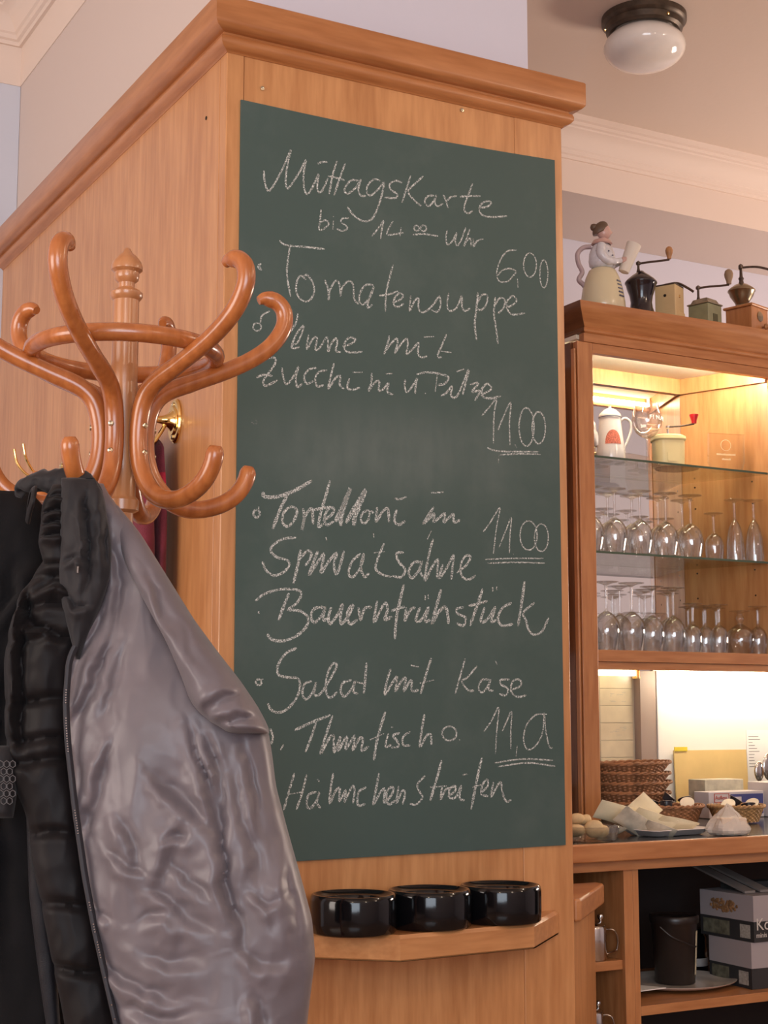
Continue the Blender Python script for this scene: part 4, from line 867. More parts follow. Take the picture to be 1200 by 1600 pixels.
for i in range(nl+1):
    a = math.radians(-62+i*5.2)
    for h_ in (0.022, 0.128):
        r_ = 0.0573+h_*0.0622; vs.append((tx+r_*math.cos(a), ty+r_*math.sin(a), tz+h_))
mb.add(vs, [(2*i, 2*i+2, 2*i+3, 2*i+1) for i in range(nl)])
mb.build('paper_label', plain('label_paper', (0.55, 0.50, 0.36, 1), 0.7, vary=0.25, vscale=60), t)
t.scale = (0.80, 0.80, 0.93); t.location.x += 0.018; t.location.z += 0.0002
P = lambda a, h: Vector((tx+0.0745*math.cos(a), ty+0.0745*math.sin(a), tz+h))
MB().tube(catmull([P(math.radians(-150), 0.142), P(math.radians(-125), 0.120), P(math.radians(-90), 0.103), P(math.radians(-45), 0.090), P(math.radians(-10), 0.10), P(math.radians(20), 0.14)], 6), 0.0022, 8).build('wire_handle', TUBM, t)
t = thing('dark_jar', 'dark glass jar with a white band, between the black tub and the cartons', 'jar', (1.40, 0.52, ZL+0.003))
MB().lathe([(0.0001, 0.0), (0.034, 0), (0.036, 0.004), (0.036, 0.085), (0.030, 0.096), (0.027, 0.105), (0.0001, 0.105)], 32, (1.492, 0.56, ZL)).build('jar_body', BLACKM, t, smooth=50)
MB().lathe([(0.0365, 0.018), (0.0372, 0.019), (0.0372, 0.036), (0.0365, 0.037)], 32, (1.492, 0.56, ZL)).build('label_band', plain('grey_white_label', (0.42, 0.38, 0.36, 1), 0.6), t)
def carton(name, label, cx, cy, z, sx, sy, h, rot, top, bot, split, ko=False):
    t = thing(name, label, 'carton', (cx, cy, z), 'food cartons on the lower shelf')
    R = Matrix.Translation((cx, cy, z)) @ Matrix.Rotation(rot, 4, 'Z')
    B(-sx/2, sx/2, -sy/2, sy/2, 0, h*split).xf(R).build('lower_band', bot, t, smooth=0)
    B(-sx/2, sx/2, -sy/2, sy/2, h*split+0.0002, h).xf(R).build('upper_band', top, t, smooth=0)
    B(-sx/2-0.0006, -sx/2, -sy/2+0.012, -sy/2+0.045, h*0.07, h*0.36).xf(R).build('barcode_label', plain('label_grey', (0.36, 0.34, 0.30, 1), 0.7, vary=0.3, vscale=200), t, smooth=0)
    B(-sx/2-0.0006, -sx/2, -sy/2+0.08, sy/2-0.01, h*0.07, h*0.38).xf(R).build('picture_label', plain('label_olive', (0.12, 0.115, 0.08, 1), 0.7, vary=0.5, vscale=60), t, smooth=0)
    if ko:
        W_ = plain('white_print', (0.6, 0.56, 0.52, 1), 0.7)
        p0 = R @ Vector((-sx/2+0.006, -sy/2-0.0008, h*0.26)); xd = R.to_3x3() @ Vector((1, 0, 0))
        lettering('Kon', 0.038, W_, t, frame(p0, xd, (0, 0, 1)))
        lettering('minis', 0.016, W_, t, frame(R @ Vector((-sx/2+0.006, -sy/2-0.0008, h*0.10)), xd, (0, 0, 1)))
        nod = []
        for k in range(16):
            a = k*0.39; nod.append((-sx/2-0.0015, 0.0+0.036*math.cos(a), h*0.72+0.013*math.sin(a)))
        mb = MB()
        for k in range(70):
            a = rr.random()*6.28; r_ = rr.random()**0.5; y_, z_ = 0.010+0.046*r_*math.cos(a), h*0.72+0.014*r_*math.sin(a)
            mb.lathe([(0.0001, -0.0002), (0.0045, -0.0002), (0.003, -0.0018), (0.0001, -0.0024)], 7, (-sx/2, y_, z_), 'x')
        q = mb.xf(R).build('food_picture', plain('print_brown', (0.23, 0.12, 0.05, 1), 0.7, vary=0.5, vscale=90), t, smooth=0); q['kind'] = 'stuff'
    return t
CW = plain('carton_white', (0.36, 0.32, 0.33, 1), 0.6); CD = plain('carton_dark', (0.030, 0.030, 0.032, 1), 0.5)
c0 = onY(1150, 1548, 0.42)
carton('food_carton', 'lower of two food cartons on the lower shelf, white with a dark band', 1.553, 0.378, ZL, 0.20, 0.150, 0.104, -0.03, CW, CD, 0.44)
carton('food_carton', 'upper of two food cartons, with a picture and large white letters on its dark front', 1.553, 0.392, ZL+0.1045, 0.20, 0.178, 0.104, 0.03, CW, CD, 0.44, ko=True)
FL = plain('grey_cardboard', (0.26, 0.22, 0.20, 1), 0.8)
t = thing('flat_carton', 'folded pale cardboard strips lying on top of the food cartons', 'cardboard', (1.55, 0.46, 0.765))
for k, (dx, w_) in enumerate(((0, 0.032), (0.048, 0.032))):
    p_ = [(1.50+dx, 0.62), (1.50+dx+w_, 0.62), (1.472+dx+w_, 0.345), (1.472+dx, 0.345)]
    mb = MB(); vs = [(x, y, 0.7425+(y-0.345)*0.20) for x, y in p_]+[(x, y, 0.7475+(y-0.345)*0.20) for x, y in p_]
    mb.add(vs, [(0, 1, 2, 3), (7, 6, 5, 4), (0, 4, 5, 1), (1, 5, 6, 2), (2, 6, 7, 3), (3, 7, 4, 0)]).build('strip', FL, t, smooth=0)
B(1.50, 1.64, 0.42, 0.46, 0.7425, 0.757).build('pad', plain('dark_card', (0.03, 0.03, 0.03, 1), 0.8), t, smooth=0)

# ================================================================ THINGS ON THE COUNTER
ZC = 0.8806
WICK = plain('wicker', (0.34, 0.155, 0.070, 1), 0.62, vary=0.35, vscale=45)
WICK2 = plain('light_wicker', (0.42, 0.24, 0.10, 1), 0.6, vary=0.3, vscale=60)
def wicker(label, cx, cy, z, rx, ry, h, group, mat=WICK, tilt=0, cat='basket', flare=1.12):
    t = thing('wicker_basket', label, cat, (cx, cy, z), group)
    R = Matrix.Translation((cx, cy, z)) @ Matrix.Rotation(tilt, 4, 'Y')
    rows = []; NU = 96; NV = 9
    for j in range(NV+1):
        v = j/NV; s = 1/flare+(1-1/flare)*v; row = []
        for i in range(NU):
            a = 2*math.pi*i/NU; b = 0.0018*(1 if (i//2+j) % 2 else -1)
            row.append(((rx*s+b)*math.cos(a), (ry*s+b)*math.sin(a), 0.003+v*(h-0.004)))
        rows.append(row)
    inn = [[((x*(1-0.004/rx)), y*(1-0.004/rx), zz) for x, y, zz in r] for r in rows[::-1]]
    rows2 = rows+inn+[[(0.001*math.cos(2*math.pi*i/NU), 0.001*math.sin(2*math.pi*i/NU), 0.004) for i in range(NU)]]
    rows2 = [[(0.001*math.cos(2*math.pi*i/NU), 0.001*math.sin(2*math.pi*i/NU), 0.0005) for i in range(NU)]]+rows2
    MB().grid(rows2, closed_u=True).xf(R).build('basket_wall', mat, t, smooth=30)
    for ph in (0, math.pi):
        pts = []
        for i in range(120):
            a = 2*math.pi*i/120; tw = a*16+ph
            pts.append(((rx+0.0026*math.cos(tw))*math.cos(a), (ry+0.0026*math.cos(tw))*math.sin(a), h-0.001+0.0026*math.sin(tw)))
        MB().tube(pts, 0.0030, 6, closed=True).xf(R).build('rim_strand', mat, t)
    return t
names = ['lowest of the five stacked wicker baskets under the tiled niche', 'second from bottom of the stacked wicker baskets', 'middle one of the five stacked wicker baskets', 'second from top of the stacked wicker baskets', 'topmost of the five stacked wicker baskets, slightly tilted']
rx_ = 0.125; rgt = onY(1042, 1240, 0.95).x
for k in range(5):
    wicker(names[k], rgt-rx_+[0.0, -0.003, 0.002, -0.002, 0.001][k], 0.955, ZC+0.003+k*0.0265, rx_, 0.085, 0.036, 'stacked wicker baskets', tilt=[0, 0.01, -0.01, 0.012, -0.02][k], flare=1.3)
ba = onY(1062, 1285, 0.60).x; bb = onY(1150, 1285, 0.60).x
wicker('oval brown wicker basket of coffee creamers on the counter, the left of two', 1.512, 0.66, ZC, 0.098, 0.062, 0.046, 'creamer baskets', flare=1.25)
wicker('oval lighter wicker basket of coffee creamers on the counter, the right of two', 1.690, 0.61, ZC, 0.078, 0.058, 0.044, 'creamer baskets', mat=WICK2, flare=1.3)
CREAMB = plain('creamer_black', (0.025, 0.022, 0.028, 1), 0.3); FOIL = plain('creamer_lid', (0.70, 0.62, 0.52, 1), 0.35, 0.4)
spots = [(1.440, 0.655, 0.926, 1.2, 0.3), (1.475, 0.625, 0.930, 0.3, 1.9), (1.510, 0.660, 0.945, 0.9, 0.7), (1.545, 0.628, 0.930, 1.0, -1.0), (1.570, 0.665, 0.935, 0.5, 2.6), (1.480, 0.690, 0.930, 0.4, 1.0),
         (1.648, 0.590, 0.925, 1.0, -1.2), (1.690, 0.615, 0.934, 0.7, 0.8), (1.728, 0.590, 0.925, 0.9, -1.4), (1.700, 0.575, 0.922, 0.3, 2.1)]
pos = ['at the left end of the brown basket', 'front left in the brown basket', 'on top of the brown basket heap', 'front right in the brown basket, lid outwards', 'standing at the right end of the brown basket', 'at the back of the brown basket',
       'at the left end of the lighter basket, lid showing', 'on top of the lighter basket heap', 'at the right end of the lighter basket, lid outwards', 'front middle in the lighter basket']
first = None
for (x, y, z, tl, az), ps in zip(spots, pos):
    t = thing('creamer_cup', 'black coffee creamer cup '+ps, 'creamer', (x, y, z), 'coffee creamer cups in the wicker baskets')
    if first is None:
        c_ = MB().lathe([(0.0001, -0.012), (0.013, -0.012), (0.015, -0.009), (0.0185, 0.007), (0.0215, 0.008), (0.0215, 0.009), (0.0001, 0.009)], 20).build('cup', CREAMB, t, local=True)
        l_ = MB().lathe([(0.0001, 0.0092), (0.021, 0.0092), (0.021, 0.0098), (0.0001, 0.0100)], 20).build('foil_lid', FOIL, t, local=True); first = (c_, l_)
    else:
        for q in first: c2 = q.copy(); COL.objects.link(c2); c2.parent = t
    t.rotation_euler = (tl*0.75, 0.2, az); t.scale = (0.86,)*3
# sachets on a tray
t = thing('serving_tray', 'small white tray on the counter edge under the heap of paper sachets', 'tray', (1.285, 0.40, ZC))
R = Matrix.Translation((1.285, 0.395, ZC)) @ Matrix.Rotation(0.12, 4, 'Z')
tr = MB()
def rrect(w_, d_, z, r_=0.02, k_=6):
    out = []
    for cx, cy, a0 in ((w_/2-r_, d_/2-r_, 0), (-w_/2+r_, d_/2-r_, 90), (-w_/2+r_, -d_/2+r_, 180), (w_/2-r_, -d_/2+r_, 270)):
        for i in range(k_+1):
            a = math.radians(a0+90*i/k_); out.append((cx+r_*math.cos(a), cy+r_*math.sin(a), z))
    return out
tr.grid([rrect(0.15, 0.08, 0.0), rrect(0.16, 0.09, 0.001), rrect(0.19, 0.118, 0.013), rrect(0.196, 0.124, 0.014), rrect(0.194, 0.122, 0.0155), rrect(0.158, 0.088, 0.004), rrect(0.01, 0.01, 0.0035, 0.004)], closed_u=True, caps=True)
tr.xf(R).build('tray_body', plain('white_tray', (0.80, 0.74, 0.72, 1), 0.4), t, smooth=40)
SACH = [plain('cream_paper_sachet', (0.90, 0.80, 0.56, 1), 0.6, vary=0.06, vscale=30), plain('grey_paper_sachet', (0.62, 0.55, 0.43, 1), 0.4, vary=0.25, vscale=40)]
INK = plain('sachet_ink', (0.20, 0.16, 0.12, 1), 0.7)
def sachet(c, sx, sy, rot, mat, label, th=0.006, marks=True):
    t = thing('paper_sachet', label, 'sachet', c, 'paper sachets heaped on the tray')
    rows = []; n1, n2_ = 14, 10; random.seed(hash(label) % 1000 if False else len(label)*7)
    sd = Vector((c[0]*90, c[1]*70, 0))
    for side in (1, -1):
        for j in range(n2_+1):
            row = []
            for i in range(n1+1):
                u, v = i/n1*2-1, j/n2_*2-1
                pf = max(0, (1-u**4)*(1-v**4))
                rows_z = side*(th*pf*0.8+0.0004)+0.003*mnoise.noise(Vector((u*1.2, v*1.2, 0))+sd)
                row.append((u*sx/2, v*sy/2, rows_z))
            rows.append(row)
    mb = MB(); mb.grid(rows[:n2_+1]); mb.grid(rows[n2_+1:])
    k = (n1+1)*(n2_+1); W1 = n1+1
    loop = list(range(W1))+[W1*j+n1 for j in range(1, n2_+1)]+[W1*n2_+i for i in range(n1-1, -1, -1)]+[W1*j for j in range(n2_-1, 0, -1)]
    for a, b in zip(loop, loop[1:]+loop[:1]): mb.f.append((a, b, b+k, a+k))
    mb.build('packet', mat, t, local=True, smooth=50)
    if marks:
        q = MB()
        for i in range(4): q.tube([(0.004*i-0.006, -0.008, th*0.8+0.0012), (0.004*i-0.004, 0.008, th*0.8+0.0016)], 0.0005, 5)
        q2 = q.build('print_marks', INK, t, local=True); q2['kind'] = 'stuff'
    t.rotation_euler = rot
sachet((1.190, 0.455, 0.928), 0.10, 0.055, (-0.9, 0.25, -0.25), SACH[0], 'long cream sachet at the top left of the heap, tipped towards the stile')
sachet((1.265, 0.45, 0.935), 0.062, 0.062, (-1.15, 0.75, -0.4), SACH[0], 'cream sachet standing on its corner as the peak of the heap', marks=False)
sachet((1.245, 0.395, 0.912), 0.105, 0.058, (-0.7, 0.34, -0.2), SACH[0], 'cream sachet with dark strokes lying across the middle of the heap')
sachet((1.300, 0.385, 0.902), 0.105, 0.058, (-0.55, 0.2, -0.05), SACH[0], 'broad cream sachet with pen strokes over the right half of the tray')
sachet((1.335, 0.40, 0.897), 0.075, 0.05, (-0.3, 0.1, 0.3), SACH[0], 'cream sachet at the right end of the tray', marks=False)
sachet((1.185, 0.385, 0.912), 0.085, 0.05, (-0.85, 0.55, -0.15), SACH[1], 'grey sachet showing under the left side of the heap', marks=False)
sachet((1.232, 0.352, 0.897), 0.07, 0.04, (-0.6, 0.35, -0.5), SACH[1], 'grey sachet hanging over the front left edge of the tray', marks=False)
sachet((1.135, 0.40, 0.893), 0.07, 0.045, (-0.5, 0.2, 0.5), SACH[1], 'grey shiny sachet lying between the glass dish and the tray', marks=False)
# glass dish with pale biscuits
t = thing('glass_dish', 'clear glass dish holding pale biscuits on the counter next to the pillar', 'dish', (1.02, 0.345, ZC))
MB().lathe([(0.0001, 0), (0.055, 0), (0.062, 0.003), (0.070, 0.030), (0.0715, 0.031), (0.0700, 0.032), (0.0675, 0.031), (0.059, 0.006), (0.0001, 0.005)], 48, (1.025, 0.345, ZC)).build('dish_body', GLASS, t, smooth=40)
BISC = plain('pale_biscuit', (0.68, 0.50, 0.27, 1), 0.75, bump=0.3, bscale=90, vary=0.12, vscale=40)
bl = ['pale biscuit lying at the front left of the glass dish', 'large upright pale biscuit in the middle of the glass dish', 'round pale biscuit at the right side of the glass dish', 'pale biscuit on top of the heap in the glass dish', 'pale biscuit at the back left of the glass dish', 'small pale biscuit on top towards the right in the glass dish']
for (x, y, z, r_, tl), lab in zip([(0.985, 0.335, 0.903, 0.021, 0.5), (1.028, 0.325, 0.907, 0.022, 1.3), (1.062, 0.345, 0.898, 0.018, 1.0), (1.002, 0.355, 0.927, 0.018, 0.4), (0.998, 0.370, 0.906, 0.020, 0.8), (1.032, 0.365, 0.924, 0.016, 0.2)], bl):
    rows = []
    for j in range(9):
        ph = math.pi*j/8; row = []
        for i in range(18):
            a = 2*math.pi*i/18; n_ = 1+0.14*mnoise.noise(Vector((math.cos(a)+x*60, math.sin(a), ph)))
            row.append((r_*n_*max(math.sin(ph), 0.02)**0.7*math.cos(a), r_*n_*max(math.sin(ph), 0.02)**0.7*math.sin(a)*0.92, 0.011*math.cos(ph)))
        rows.append(row)
    o = MB().grid(rows, closed_u=True, caps=True).build('biscuit', BISC, None, smooth=80); o.location = (x, y, z); o.rotation_euler = (tl, 0.15, -0.5+x*3)
    tag(o, lab, 'biscuit', 'biscuits in the glass dish')
# foil wrapped packet
WRAP = plain('crinkled_film', (0.85, 0.80, 0.74, 1), 0.12, coat=0.5); WRAP.node_tree.nodes['Principled BSDF'].inputs['Alpha'].default_value = 0.5
t = thing('wrapped_packet', 'small pale packet in shiny clear wrapping standing at the counter front', 'packet', (1.405, 0.315, ZC))
R = Matrix.Translation((1.405, 0.318, ZC)) @ Matrix.Rotation(-0.15, 4, 'Z')
B(-0.034, 0.034, -0.026, 0.02, 0.0005, 0.040).xf(R).build('block', plain('pale_block', (0.70, 0.58, 0.46, 1), 0.5), t, bevel=0.004)
rows = []
for j in range(13):
    v = j/12; row = []
    for i in range(28):
        a = 2*math.pi*i/28; prof_ = (0.044, 0.053, 0.056, 0.054, 0.050, 0.046, 0.041, 0.036, 0.029, 0.022, 0.015, 0.008, 0.002)[j]
        q = prof_*(1+0.20*mnoise.noise(Vector((math.cos(a)*2.2, math.sin(a)*2.2, v*3))))
        row.append((q*math.cos(a), q*0.72*math.sin(a), 0.0006+0.068*v+0.007*mnoise.noise(Vector((math.cos(a)*3, math.sin(a)*3, v*5+9)))*v))
    rows.append(row)
MB().grid(rows, closed_u=True).xf(R).build('clear_wrapping', WRAP, t, smooth=12)
# cartons at the back of the counter
W1 = plain('white_carton', (0.66, 0.60, 0.60, 1), 0.5); BLU = plain('blue_print', (0.075, 0.085, 0.26, 1), 0.5); REDP = plain('red_print', (0.55, 0.09, 0.05, 1), 0.6)
xl, xr = onY(1108, 1260, 0.76).x, onY(1194, 1260, 0.76).x
t = thing('printed_carton', 'white and dark blue carton with a red framed word behind the creamers', 'carton', ((xl+xr)/2, 0.79, ZC))
B(xl, xr, 0.76, 0.82, ZC, ZC+0.070).build('box', W1, t, bevel=0.002)
B(xl+0.075, xr-0.004, 0.7588, 0.7598, ZC+0.010, ZC+0.063).build('blue_panel', BLU, t, smooth=0)
B(xl+0.086, xl+0.112, 0.7578, 0.7586, ZC+0.028, ZC+0.056).build('white_figure', W1, t, bevel=0.006)
mb = MB(); xa, xb, za, zb = xl+0.018, xl+0.070, ZC+0.042, ZC+0.066
for b_ in ((xa, xb, zb-0.0015, zb), (xa, xb, za, za+0.0015), (xa, xa+0.0015, za, zb), (xb-0.0015, xb, za, zb)): mb.box(b_[0], b_[1], 0.7586, 0.7598, b_[2], b_[3])
mb.build('red_frame', REDP, t, smooth=0)
lettering('Aufless', 0.0145, REDP, t, frame((xa+0.003, 0.7590, za+0.008), (1, 0, 0), (0, 0, 1)))
t = thing('low_carton', 'pale green-grey carton lying behind the blue and white carton', 'carton', (xl+0.12, 0.88, ZC))
B(xl+0.065, xr+0.01, 0.85, 0.92, ZC, ZC+0.098).build('box', plain('sage_carton', (0.60, 0.56, 0.42, 1), 0.6, vary=0.15, vscale=50), t, bevel=0.002)
t = thing('white_carton', 'plain white carton at the right edge beside the blue and white carton', 'carton', (xr+0.05, 0.80, ZC))
B(xr+0.006, xr+0.09, 0.74, 0.83, ZC, ZC+0.092).build('box', W1, t, bevel=0.002)
t = thing('steel_scoop', 'shiny steel serving scoops standing upright near the back wall at the right edge', 'scoop', (2.07, 1.03, ZC))
for k, (px_, py_, s_) in enumerate(((1186, 1205, 1.0), (1201, 1198, 1.35))):
    c = onY(px_, py_, 1.03); rows = []
    for j in range(11):
        ph = math.pi*j/10
        rows.append([(c.x+0.018*s_*max(math.sin(ph), 0.02)*math.cos(2*math.pi*i/20), c.y+0.008*max(math.sin(ph), 0.02)*math.sin(2*math.pi*i/20), c.z+0.030*s_*math.cos(ph)) for i in range(20)])
    MB().grid(rows, closed_u=True, caps=True).build('scoop_bowl', STEEL, t, smooth=80)
    MB().tube([(c.x, c.y, c.z-0.028), (c.x+0.002, c.y, ZC+0.001)], 0.003, 8).build('scoop_handle', STEEL, t)

# ================================================================ GLASSES
def lathe_glass(kind):
    W_ = 0.0011
    # (radius, z) of the outer skin, standing on its foot
    if kind == 'wine': out = [(0.0005, 0.0), (0.033, 0.0), (0.0335, 0.0015), (0.020, 0.004), (0.006, 0.009), (0.0036, 0.02), (0.0034, 0.07), (0.005, 0.080), (0.016, 0.088), (0.029, 0.104), (0.0345, 0.124), (0.034, 0.145), (0.030, 0.168), (0.0275, 0.182)]
    if kind == 'round': out = [(0.0005, 0.0), (0.035, 0.0), (0.0355, 0.0015), (0.020, 0.004), (0.006, 0.009), (0.0038, 0.02), (0.0036, 0.07), (0.006, 0.080), (0.020, 0.090), (0.033, 0.108), (0.038, 0.130), (0.036, 0.152), (0.032, 0.175), (0.030, 0.188)]
    if kind == 'tulip': out = [(0.0005, 0.0), (0.027, 0.0), (0.0275, 0.0013), (0.015, 0.0035), (0.005, 0.008), (0.0035, 0.016), (0.0035, 0.048), (0.006, 0.058), (0.018, 0.068), (0.0255, 0.085), (0.0265, 0.105), (0.0245, 0.125), (0.023, 0.138)]
    if kind == 'flute': out = [(0.0005, 0.0), (0.029, 0.0), (0.0295, 0.0013), (0.014, 0.0035), (0.005, 0.008), (0.0038, 0.018), (0.0040, 0.055), (0.010, 0.066), (0.018, 0.085), (0.0235, 0.115), (0.026, 0.150), (0.0265, 0.180)]
    if kind == 'snifter': out = [(0.0005, 0.0), (0.029, 0.0), (0.0295, 0.0014), (0.014, 0.004), (0.007, 0.009), (0.0105, 0.017), (0.0115, 0.023), (0.0095, 0.030), (0.006, 0.036), (0.014, 0.042), (0.034, 0.056), (0.0425, 0.076), (0.0415, 0.096), (0.035, 0.116), (0.032, 0.124)]
    if kind == 'goblet': out = [(0.0005, 0.0), (0.034, 0.0), (0.0345, 0.0015), (0.018, 0.004), (0.006, 0.010), (0.0048, 0.018), (0.0048, 0.070), (0.007, 0.078), (0.020, 0.085), (0.035, 0.100), (0.0425, 0.122), (0.0415, 0.145), (0.035, 0.170), (0.0335, 0.178)]
    k0 = next(i for i in range(len(out)-1) if out[i][1] > 0.03 and out[i+1][0] > out[i][0]+0.004)
    inner = [(max(r-W_, 0.0008), z+ (0.0015 if i == 0 else 0)) for i, (r, z) in enumerate(out[k0:])][::-1]
    pts = [(Vector((r, z, 0))) for r, z in out[2:]]
    sm = catmull(pts, 3)
    return [(q.x, q.y) for q in [Vector((out[0][0], out[0][1], 0)), Vector((out[1][0], out[1][1], 0))]+sm] + catm2(inner)
def catm2(l_): return [(max(q.x, 0.0005), q.y) for q in catmull([Vector((r, z, 0)) for r, z in l_], 3)]
GM = {}
def glass(kind, x, y, z, label, group, up=False, name=None, scale=1.0):
    if kind not in GM:
        pr = lathe_glass(kind); H_ = max(p[1] for p in pr)
        o = MB().lathe(pr, 32).build(name or (kind+'_glass'), GLASS, None, smooth=60); GM[kind] = (o.data, H_); 
    else:
        o = bpy.data.objects.new(name or (kind+'_glass'), GM[kind][0]); COL.objects.link(o)
    o.name = {'wine': 'wine_glass', 'round': 'wine_glass', 'tulip': 'tulip_glass', 'flute': 'champagne_flute', 'snifter': 'brandy_glass', 'goblet': 'wine_goblet'}[kind]
    H_ = GM[kind][1]
    if up: o.location = (x, y, z)
    else: o.location = (x, y, z+H_*scale); o.rotation_euler = (math.pi, 0, x*50)
    o.scale = (scale,)*3
    return tag(o, label, 'glass', group)
ordn = ['first', 'second', 'third', 'fourth', 'fifth', 'sixth', 'seventh', 'eighth', 'ninth', 'tenth']
Z1 = 1.5945; G1 = 'upturned glasses on the lower glass shelf'
row = [('wine', 925), ('wine', 961), ('wine', 1001), ('wine', 1041), ('wine', 1080), ('tulip', 1116), ('flute', 1149), ('flute', 1179)]
for i, (k, px) in enumerate(row):
    y = 0.915 if i < 5 else 0.925 - 0.017*(i-5)
    glass(k, onY(px, 850, y).x, y, Z1, 'upturned %s on the glass shelf, %s from left in the front row' % ({'wine': 'wine glass', 'tulip': 'small tulip glass', 'flute': 'tall flute'}[k], ordn[i]), G1)
for i, px in enumerate((945, 983, 1024, 1062)):
    y = 1.0; glass('wine', onY(px, 850, y).x+0.012, y, Z1, 'upturned wine glass on the glass shelf, %s from the left in the second row' % ordn[i], G1)
for i, px in enumerate((955, 1000, 1040)):
    y = 1.085; glass('tulip', onY(px, 850, y).x, y, Z1, 'upturned small glass by the mirror on the glass shelf, %s from left' % ordn[i], G1)
Z2 = ZS+0.0004; G2 = 'upturned glasses on the wooden shelf'
row = [('round', 948), ('round', 988), ('wine', 1020), ('wine', 1053), ('tulip', 1083), ('tulip', 1103), ('tulip', 1124), ('snifter', 1157)]
ys = [0.905, 0.90, 0.91, 0.915, 0.893, 0.940, 0.893, 0.905]
for i, (k, px) in enumerate(row):
    glass(k, onY(px, 1000, ys[i]).x, ys[i], Z2, 'upturned %s on the wooden shelf, %s from left in the front row' % ({'round': 'large wine glass', 'wine': 'wine glass', 'tulip': 'small tulip glass', 'snifter': 'wide brandy glass'}[k], ordn[i]), G2, scale=1.0)
for i, (k, px) in enumerate((('round', 965), ('wine', 1005), ('wine', 1040), ('tulip', 1072), ('tulip', 1096), ('tulip', 1116))):
    y = 1.0; glass(k, onY(px, 1000, y).x+0.01, y, Z2, 'upturned %s on the wooden shelf, %s from left in the second row' % ({'round': 'large wine glass', 'wine': 'wine glass', 'tulip': 'small tulip glass'}[k], ordn[i]), G2)
for i, px in enumerate((958, 1000, 1045)):
    y = 1.075; glass('wine', onY(px, 1000, y).x, y, Z2, 'upturned wine glass by the mirror on the wooden shelf, %s from left' % ordn[i], G2)
glass('tulip', 2.040, 0.888, Z2, 'upturned small glass on the wooden shelf, at the right edge beside the brandy glass', G2)

# ================================================================ TOP GLASS SHELF
ZT = 1.8553
ENAM = plain('white_enamel', (0.78, 0.76, 0.72, 1), 0.15, coat=0.5); EMBL = plain('emblem_red', (0.58, 0.17, 0.11, 1), 0.5, vary=0.45, vscale=350)
jx = onY(954, 700, 0.95).x; jy = 0.95
t = thing('enamel_jug', 'white enamel coffee jug with a red half-round emblem and handle on the top glass shelf', 'jug', (jx, jy, ZT))
MB().lathe([(0.0001, 0), (0.041, 0), (0.0425, 0.003), (0.040, 0.03), (0.035, 0.07), (0.0305, 0.105), (0.0300, 0.112), (0.0315, 0.114), (0.0300, 0.116), (0.028, 0.112), (0.0001, 0.108)], 40, (jx, jy, ZT)).build('body', ENAM, t, smooth=50)
MB().lathe([(0.0315, 0.1165), (0.032, 0.119), (0.028, 0.126), (0.018, 0.135), (0.008, 0.139), (0.004, 0.141), (0.005, 0.145), (0.0001, 0.147)], 40, (jx, jy, ZT)).build('lid', ENAM, t, smooth=50)
MB().lathe([(0.0318, 0.1145), (0.0328, 0.1155), (0.0318, 0.1165)], 40, (jx, jy, ZT), closed=True).build('dark_rim', plain('navy_rim', (0.03, 0.04, 0.10, 1), 0.3), t)
P = lambda a, h: Vector((jx, jy, ZT))+RT*a+Vector((0, 0, h))
MB().tube(catmull([P(0.028, 0.106), P(0.042, 0.114), P(0.057, 0.104), P(0.058, 0.082), P(0.048, 0.055), P(0.038, 0.036), P(0.039, 0.026)], 6), 0.0038, 10, flat=1.5).build('handle', ENAM, t)
MB().tube(catmull([P(-0.034, 0.045), P(-0.046, 0.075), P(-0.050, 0.100), P(-0.056, 0.112)], 6), [0.011]*7+[0.009]*6+[0.007]*6, 12).build('spout', ENAM, t)
mb = MB(); vs = [];
def on_body(a, z, rad):
    d_ = -FH*math.cos(a)+RT*math.sin(a); return Vector((jx, jy, ZT+z))+d_*rad(z)
rj = lambda z: 0.0427-(z-0.003)*0.121 if z > 0.03 else 0.041
pp = []
for i in range(13):
    a = math.pi*i/12; pp.append((0.08+0.62*math.cos(a), 0.044+0.036*math.sin(a)**0.8))
rows = []
for q_ in (0.02, 0.2, 0.4, 0.6, 0.8, 1.0):
    rows.append([tuple(on_body(0.08+(a-0.08)*q_, 0.046+(z-0.046)*q_, lambda w_: rj(w_)+0.0012)) for a, z in pp]+[tuple(on_body(0.08-(0.62-k_*1.24/8)*q_*0.999, 0.046-0.002*q_, lambda w_: rj(w_)+0.0012)) for k_ in range(9)])
mb.grid(rows, closed_u=True); mb.build('emblem', EMBL, t, smooth=0)
t.scale = (1.0, 1.0, 1.12)
gx = onY(1012, 700, 0.935).x
g_ = glass('goblet', gx, 0.935, ZT, 'upright wine goblet with white printed lettering on the top glass shelf', 'top shelf goblet', up=True); del g_['group']
WP = plain('white_glass_print', (0.95, 0.95, 0.92, 1), 0.6)
for wi, (tx_, hz, sz, a0) in enumerate((('FINLANDIA', 0.127, 0.0165, -0.02), ('20l', 0.104, 0.011, -0.62))):
    for i, ch in enumerate(tx_):
        a = a0+i*0.215*(sz/0.0155)
        if a > 1.35: break
        d_ = -FH*math.cos(a)+RT*math.sin(a); xd = RT*math.cos(a)+FH*math.sin(a)
        rr_ = 0.0434 if wi == 0 else 0.0400
        p0 = Vector((gx, 0.935, ZT+hz))+d_*rr_
        lettering(ch, sz, WP, g_, frame(p0, xd, (0, 0, 1)), bold=0.0006)
